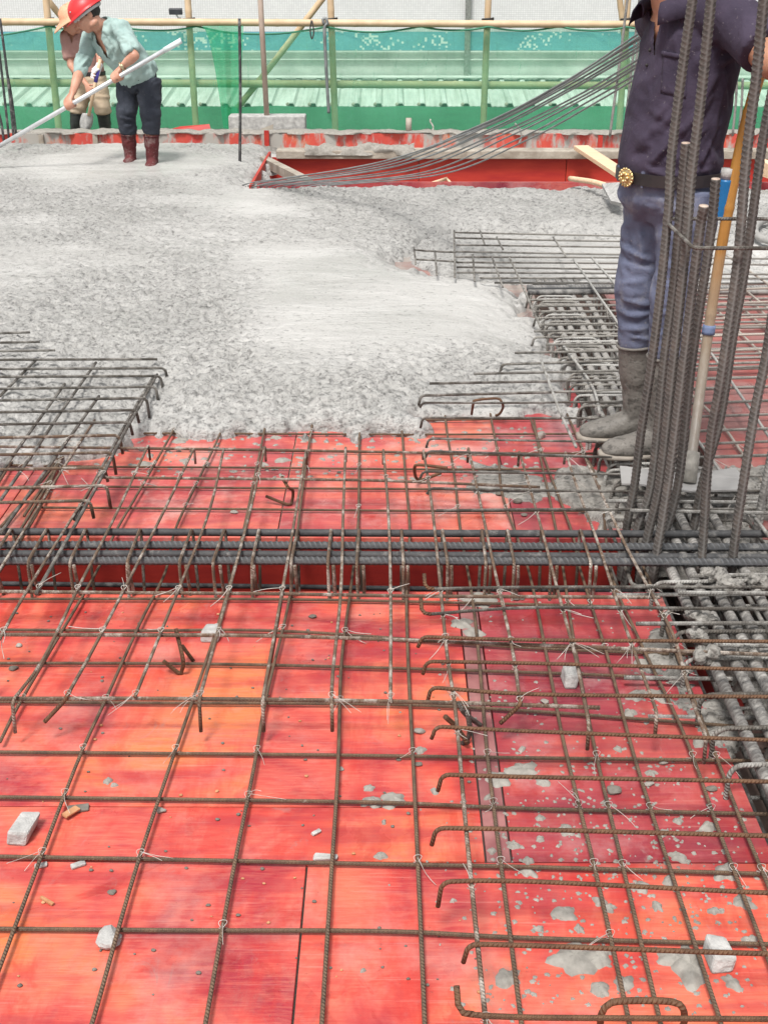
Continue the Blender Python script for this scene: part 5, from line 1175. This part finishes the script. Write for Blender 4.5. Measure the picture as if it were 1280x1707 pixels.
for k_ in (-.5, .35, 1.2, 2.2, -1.6):
    p = bc+FW*(.152*math.cos(k_))+SD*(.169*math.sin(k_)); build('belt_loop', MB().obox(p, SD*.005, FW*.004, (0, 0, .024)), m_jean, tr_, smooth=False)
m_boot = concrete_mat('mortar_covered_rubber', (.155, .142, .125), (.21, .19, .17), (.27, .25, .225), .8, .35)
boots(root, J, m_boot, .58, 1.0, simple('pale_sole', (.20, .175, .15), (.34, .30, .25), 20))
for q in 'LR':
    kn, an = J['kn'+q], J['an'+q]; build('sock', MB().loft([an.lerp(kn, .52), an.lerp(kn, .66)], [.056, .057], SD, 18), m_leather, root)
s, f, u = HF
mb = MB(); mb.ell(HP(0, -.025, .045), (.081, .092, .086), rotm(s, f, u)); build('hair', meshify(mb, .008, 2, .003, (60, 60, 60), 2, lambda p: (p-HP(0, 0, 0)).dot(f) > .045 and (p-HP(0, 0, 0)).dot(u) < .09 or (p-HP(0, 0, 0)).dot(u) < -.02 and (p-HP(0, 0, 0)).dot(f) > -.03), m_hair, root)
# ---- hoe in his hand
hoe = empty('hoe', BBt, 'long bamboo handled hoe with a flat grey blade, held by the man', 'hoe')
m_oc = NT('orange_bamboo'); v = m_oc.co(rnd=False); sx_ = m_oc.n('ShaderNodeSeparateXYZ'); m_oc.l(v, sx_.inputs[0])
hb = m_oc.ramp(m_oc.math('ADD', m_oc.math('MULTIPLY', sx_.outputs[2], .625), m_oc.math('MULTIPLY', m_oc.noise(v, 20, 3), .06)), [(.03, (.24, .22, .20)), (.24, (.34, .29, .23)), (.40, (.44, .30, .17)), (.47, (.42, .20, .045)), (.9, (.50, .24, .04))])
hb = m_oc.mix(m_oc.ramp(m_oc.noise(m_oc.co(rnd=False, scale=(1, 1, .15)), 60, 5, .7), [(.45, 0.0), (.7, .35)]), hb, (.16, .08, .03)); m_oc.base(hb); m_oc.rough(.42); m_oc.bump(m_oc.noise(v, 90, 3), .2, .002)
nodes_ = [0, .34, .62, .95, 1.25, 1.6]
mb = MB(); mb.tube(bam, .015, 16, rfun=lambda i_, l: .0178*(1-.08*l)*(1+.13*sum(math.exp(-((l-n_)/.007)**2) for n_ in nodes_))); build('handle', mb, m_oc.m, hoe)
q = min(range(len(bam)), key=lambda i_: (bam[i_]-V(1178, 553, 3.77)).length); build('tape', MB().tube(bam[q-2:q+2], .0205, 14), simple('blue_tape', (.12, .17, .30), (.22, .27, .42), 40), hoe)
z_ = .142; bp = [G(1033, 776, z_), G(1036, 806, z_), G(1062, 806, z_), G(1150, 818, z_-.005), G(1234, 816, z_), G(1238, 795, z_), G(1226, 779, z_), G(1150, 790, z_+.01)]
vs = bp+[p-Vector((0, 0, .006)) for p in bp]; n_ = len(bp)
build('blade', MB().add(vs, [tuple(range(n_))[::-1], tuple(range(n_, 2*n_))]+[(i, (i+1) % n_, n_+(i+1) % n_, n_+i) for i in range(n_)]), simple('mortar_film_steel', (.27, .26, .25), (.36, .35, .34), 12, rough=.6), hoe, smooth=False)
build('socket', MB().tube([BBt+Vector((0, 0, -.01)), BBt.lerp(bam[-12], .8)], .024, 12), M['splat'], hoe)
# ---- blue bottle in his back pocket
bp_ = V(1207, 322, 3.80); mb = MB(); up_ = Vector((.03, 0, 1)).normalized()
bt = empty('bottle', bp_-up_*.06, 'blue bottle with a pale cap sticking out behind the man', 'bottle')
build('bottle_body', MB().tube([bp_-up_*.075, bp_-up_*.07, bp_+up_*.035, bp_+up_*.042], .022, 16), simple('blue_plastic', (.01, .13, .33), (.02, .18, .42), rough=.35, bump=0), bt)
build('cap', MB().tube([bp_+up_*.043, bp_+up_*.075], .0185, 16), M['block'], bt)
# ---- shovel lying behind him
sv = empty('shovel', G(1020, 318, .13), 'shovel with a worn pale blade lying behind the jeans of the man', 'shovel')
build('handle', MB().tube(smoothpath([V(950, 297, 9.2), V(985, 302, 8.9), V(1008, 308, 8.7)], .05), .019, 10), M['wood'], sv)
build('blade', MB().add([V(1003, 305, 8.7), V(1034, 303, 8.4), V(1036, 338, 8.0), V(1018, 334, 8.1), V(1003, 305, 8.72)+Vector((0, 0, -.02)), V(1034, 303, 8.42)+Vector((0, 0, -.02)), V(1036, 338, 8.02)+Vector((0, 0, -.02)), V(1018, 334, 8.12)+Vector((0, 0, -.02))], [(0, 3, 2, 1), (4, 5, 6, 7), (0, 1, 5, 4), (1, 2, 6, 5), (2, 3, 7, 6), (3, 0, 4, 7)]), M['block'], sv, smooth=False)
# ---- hose
tag(build('hose', MB().tube(smoothpath([G(1460, 352, .16), G(1330, 356, .16), G(1275, 366, .16), G(1258, 382, .16), G(1272, 398, .15), G(1330, 408, .15), G(1450, 412, .14)], .05), .022, 12), simple('grey_hose', (.26, .25, .24), (.36, .35, .33), 20, rough=.5)), 'grey hose looped on the concrete at the right edge', 'hose')
P_ = [V(1262, 275, 9.3), V(1330, 300, 9.0)]; tag(build('light_plank', MB().obox(P_[0].lerp(P_[1], .5), (P_[1]-P_[0])*.5, (0, .03, .012), (0, -.01, .05)), M['wood'], smooth=False), 'light plank end on the pit edge at the right border', 'plank')
# ---------------- bending worker with the red helmet
Yw = 10.4
J = dict(pelvis=V(231, 124, Yw), waist=V(220, 104, Yw-.03), chest=V(190, 68, Yw-.08), neck=V(169, 43, Yw-.12), head=V(146, 25, Yw-.2),
         shL=V(203, 48, Yw-.24), shR=V(152, 62, Yw+.02), elL=V(224, 92, Yw-.40), wrL=V(197, 122, Yw-.43), elR=V(133, 118, Yw-.2), wrR=V(114, 168, Yw-.38),
         hpL=V(249, 140, Yw-.04), hpR=V(215, 138, Yw+.08), knL=V(251, 190, Yw-.14), knR=V(211, 188, Yw-.0), anL=V(254, 268, Yw-.12), anR=V(218, 264, Yw+.06), toeL=G(246, 291, .07), toeR=G(206, 283, .07))
for q in 'LR': J['toe'+q].z = .07
hf = Vector((-.78, -.30, -.52)); pa, pb = V(-60, 277, 9.97), V(300, 68, 9.97); pax = (pb-pa).normalized()
def onpole(x): q = (V(x, 100, 9.97).x-pa.x)/(pb.x-pa.x); return pa.lerp(pb, q)
h1, h2 = onpole(192), onpole(109)
J['wrL'] = h1+Vector((.03, .05, .07)); J['wrR'] = h2+Vector((.02, .04, .085))
root, HP, HF = person(G(235, 285, .1), 'bending worker in a pale green shirt and red helmet pushing a long pole', m_skin2, J, Vector((-.6, -.7, 0)), hf, (h1, pax, .017), (h2, pax, .017), vox=.008, headup=(-.55, 0, 1), tr=(.15, .11, .17, .12))
m_green = cloth_mat('pale_green_shirt', (.27, .38, .36), (.38, .50, .47), (.42, .46, .44), .6, .85)
f1 = Vector((-.55, -.75, -.3))
sh_ = shirt(root, J, m_green, (.166, .134, .185, .135), .92, 1.12, J['pelvis'].lerp(J['waist'], -.30), .012, (10, 10, 6), 7, vcut(J, f1, .22, .05), .010, fdir=2, k=1.0, cr=CL([((205, 60), (190, 100)), ((215, 75), (196, 84)), ((212, 66), (190, 60)), ((200, 95), (175, 112)), ((225, 105), (195, 128)), ((232, 112), (205, 136)), ((175, 80), (160, 110)), ((145, 80), (128, 105)), ((150, 90), (132, 116)), ((190, 75), (175, 100)), ((240, 110), (222, 134))], Yw-.2, .012, .012))
collar(root, J, f1, m_green, sh_, .072, .8, .04, .055, J['head']-J['neck']+Vector((0, 0, .06)), -.015)
m_navy = cloth_mat('navy_trousers', (.018, .022, .034), (.038, .044, .06), (.15, .15, .15), .72, .9)
tr_ = trousers(root, J, m_navy, J['pelvis'].lerp(J['waist'], .25), (.150, .112), (.096, .085, .072), .42, .007, (7, 7, 9), 3, 'trousers', .011, crs=CL([((198, 195), (228, 203)), ((200, 212), (228, 207)), ((240, 200), (266, 210)), ((242, 216), (266, 211)), ((200, 150), (206, 190)), ((225, 150), (235, 170)), ((250, 150), (246, 195)), ((232, 140), (215, 160))], Yw-.1, .012, .013))
boots(root, J, cloth_mat('maroon_rubber', (.075, .014, .016), (.12, .022, .024), (.34, .30, .28), .50, .72), .56, .95, M['mortar'])
s, f, u = HF; Rm = rotm(s, f, u)
mb = MB(); mb.ell(HP(0, -.03, .02), (.080, .088, .08), Rm); build('hair', meshify(mb, .01, 2, .003, (50, 50, 50), 2, lambda p: (p-HP(0, 0, 0)).dot(f) > .03), m_hair, root)
def helmet(root, HP, HF, mat, strap):
    s, f, u = HF; vs = []; fs = []; n, m = 32, 10
    for j in range(m+1):
        th = math.pi/2*j/m
        for k in range(n):
            a = 2*math.pi*k/n; r_ = math.sin(th); x, y = .112*r_*math.cos(a), .135*r_*math.sin(a); z = .118*math.cos(th)
            z += .006*max(0, 1-abs(x)/.02)*(1 if j < m-1 else 0); vs.append(HP(x, y-.01, z+.035))
    for k in range(n):
        a = 2*math.pi*k/n; e = .012+.045*max(0, math.sin(a))**3; vs.append(HP((.112+e*.7)*math.cos(a), (.135+e)*math.sin(a)-.01, .030-.012*max(0, math.sin(a))))
    for j in range(m+1):
        for k in range(n): fs.append((j*n+k, j*n+(k+1) % n, (j+1)*n+(k+1) % n, (j+1)*n+k))
    h = build('helmet', MB().add(vs, fs), mat, root); so_ = h.modifiers.new('t', 'SOLIDIFY'); so_.thickness = .004
    P = [HP(.096*math.cos(a), .115*math.sin(a)-.012, .020) for a in np.linspace(0, 2*math.pi, 28)[:-1]]
    build('headband', MB().tube(P, .014, 8, closed=True), strap, h)
    for q in (-.5, .5): build('vent', MB().ball(HP(.06*q*2, .10, .085), .006), strap, h)
helmet(root, HP, HF, simple('red_helmet_plastic', (.62, .02, .025), (.70, .04, .04), rough=.42, bump=0), simple('grey_strap', (.35, .36, .37), (.5, .5, .5), 30))
wt = MB(); c_ = J['wrL'].lerp(J['elL'], .12); d_ = (J['elL']-J['wrL']).normalized(); s1 = d_.cross(Vector((0, 1, 0))).normalized(); s2 = d_.cross(s1)
wt.tube([c_+(s1*math.cos(a)+s2*math.sin(a))*.034 for a in np.linspace(0, 2*math.pi, 20)[:-1]], .007, 6, closed=True); wt.ell(c_-Vector((0, .035, 0)), (.017, .007, .017)); w_ = build('wristwatch', wt, simple('watch', (.4, .33, .2), (.6, .5, .35), 50, rough=.3, metal=.7), root)
fl_ = MB(); fl_.tube([pa, pb], .0175, 14); pole = empty('float_pole', pa, 'long silver aluminium pole held slanting by the bending worker', 'pole')
build('pole', fl_, simple('aluminium', (.55, .56, .57), (.72, .73, .74), 12, rough=.35, bump=0, metal=.5), pole); build('end_grip', MB().tube([pb-pax*.14, pb+pax*.01], .021, 12), simple('pale_grip', (.62, .70, .70), (.72, .78, .78), rough=.5), pole)
build('float_blade', MB().obox(pa+Vector((-.02, 0, -.0)), (.25, .05, 0), (-.02, .10, 0), (0, 0, .01)), M['splat'], pole, smooth=False)
# ---------------- second worker behind the kerb
Ys = 12.40
J = dict(pelvis=V(150, 128, Ys), waist=V(146, 112, Ys), chest=V(135, 78, Ys), neck=V(128, 50, Ys), head=V(121, 34, Ys-.1),
         shL=V(158, 58, Ys-.12), shR=V(112, 60, Ys-.02), elL=V(168, 95, Ys-.25), wrL=V(160, 112, Ys-.30), elR=V(120, 100, Ys-.15), wrR=V(140, 118, Ys-.25),
         hpL=V(161, 142, Ys-.03), hpR=V(138, 142, Ys+.03), knL=V(171, 178, Ys-.08), knR=V(129, 178, Ys-.02), anL=V(178, 228, Ys), anR=V(126, 228, Ys), toeL=V(172, 244, Ys-.2), toeR=V(118, 244, Ys-.2))
h1, h2 = V(158, 122, Ys-.34), V(152, 150, Ys-.33); hx = (V(166, 100, Ys-.34)-V(148, 192, Ys-.34)).normalized()
J['wrL'] = h1+Vector((.035, .05, .06)); J['wrR'] = h2+Vector((-.05, .05, .05)); J['elR'] = V(119, 108, Ys-.1); hf = Vector((-.8, -.5, -.5))
root, HP, HF = person(V(150, 238, Ys), 'worker in a dusty pink shirt and khaki trousers behind the kerb holding a shovel', m_skin2, J, Vector((-.4, -.9, 0)), hf, (h1, hx, .016), (h2, hx, .016), vox=.009, headup=(-.4, 0, 1), tr=(.145, .105, .165, .115))
m_pink = cloth_mat('faded_pink_shirt', (.30, .16, .14), (.40, .24, .21), (.38, .33, .30), .6, .85)
sh_ = shirt(root, J, m_pink, (.152, .115, .175, .125), .75, .8, J['pelvis'], .008, (8, 8, 6), 17, vcut(J, Vector((-.4, -.9, 0)), .12, .03), .012)
trousers(root, J, cloth_mat('khaki_trousers', (.46, .36, .25), (.56, .45, .33), (.4, .36, .3), .65, .85), J['pelvis'].lerp(J['waist'], .4), (.15, .115), (.10, .09, .078), .16, .009, (6, 6, 8), 23, 'trousers', .012)
ring(root, 'belt', J['pelvis'].lerp(J['waist'], .45), (0, 0, 1), J['shL']-J['shR'], .158, .122, .035, m_leather)
boots(root, J, simple('black_rubber', (.015, .02, .02), (.04, .045, .04), 20, rough=.5), .80, 1.0, M['mortar'])
# white glove as clothing over the hand
mb = MB(); grip_mb(mb, J['wrL'], h1, hx, .016, 1.2); mb.loft([J['wrL'].lerp(J['elL'], .3), J['wrL']], [.034, .032], (1, 0, 0), 14)
build('glove', meshify(mb, .008, 1), simple('white_cotton', (.72, .70, .72), (.82, .80, .82), 40, rough=.9), root)
# wide orange brimmed hat
s, f, u = HF; vs = []; n = 36
for j, (r_, z_) in enumerate(((0, .135), (.05, .13), (.085, .10), (.098, .05), (.105, .03), (.15, .015), (.20, -.01), (.205, -.012))):
    for k in range(n): a = 2*math.pi*k/n; vs.append(HP(r_*math.cos(a), r_*math.sin(a)*1.05-.01, z_+.01+.008*math.sin(a*3+j)))
fs = [(j*n+k, j*n+(k+1) % n, (j+1)*n+(k+1) % n, (j+1)*n+k) for j in range(7) for k in range(n)]
h_ = build('hat', MB().add(vs, fs), simple('orange_straw', (.62, .30, .18), (.78, .42, .26), 60, rough=.7, bscale=200), root); so_ = h_.modifiers.new('t', 'SOLIDIFY'); so_.thickness = .006
sv = empty('shovel', V(146, 215, Ys-.34), 'shovel with a pale blade held upright by the worker in khaki trousers', 'shovel')
a_, b_ = V(167, 98, Ys-.34), V(148, 192, Ys-.34); build('handle', MB().tube([a_, b_], .016, 12), M['wood'], sv)
build('grip_tape', MB().tube([a_.lerp(b_, .18), a_.lerp(b_, .40)], .0185, 12), simple('violet_tape', (.06, .04, .30), (.10, .08, .40), bump=0), sv)
vs = []; fs = []
for j in range(9):
    y_ = 188+30*j/8; wd = (8, 9.5, 10, 10.5, 10.5, 10, 9, 7, 3)[j]
    for i in range(7): u_ = i/3-1; vs.append(V(146-j*.5+wd*u_, y_, Ys-.34+.03*u_*u_))
fs = [(j*7+i, j*7+i+1, (j+1)*7+i+1, (j+1)*7+i) for j in range(8) for i in range(6)]
b_ = build('blade', MB().add(vs, fs), M['block'], sv); so_ = b_.modifiers.new('t', 'SOLIDIFY'); so_.thickness = .005
tag(build('walkway_board', MB().box((-4.5, 12.1, -.40), (-1, 12.75, V(150, 244, Ys).z-.01)), M['timber'], smooth=False), 'plank walkway hidden behind the kerb under the second worker', 'plank')
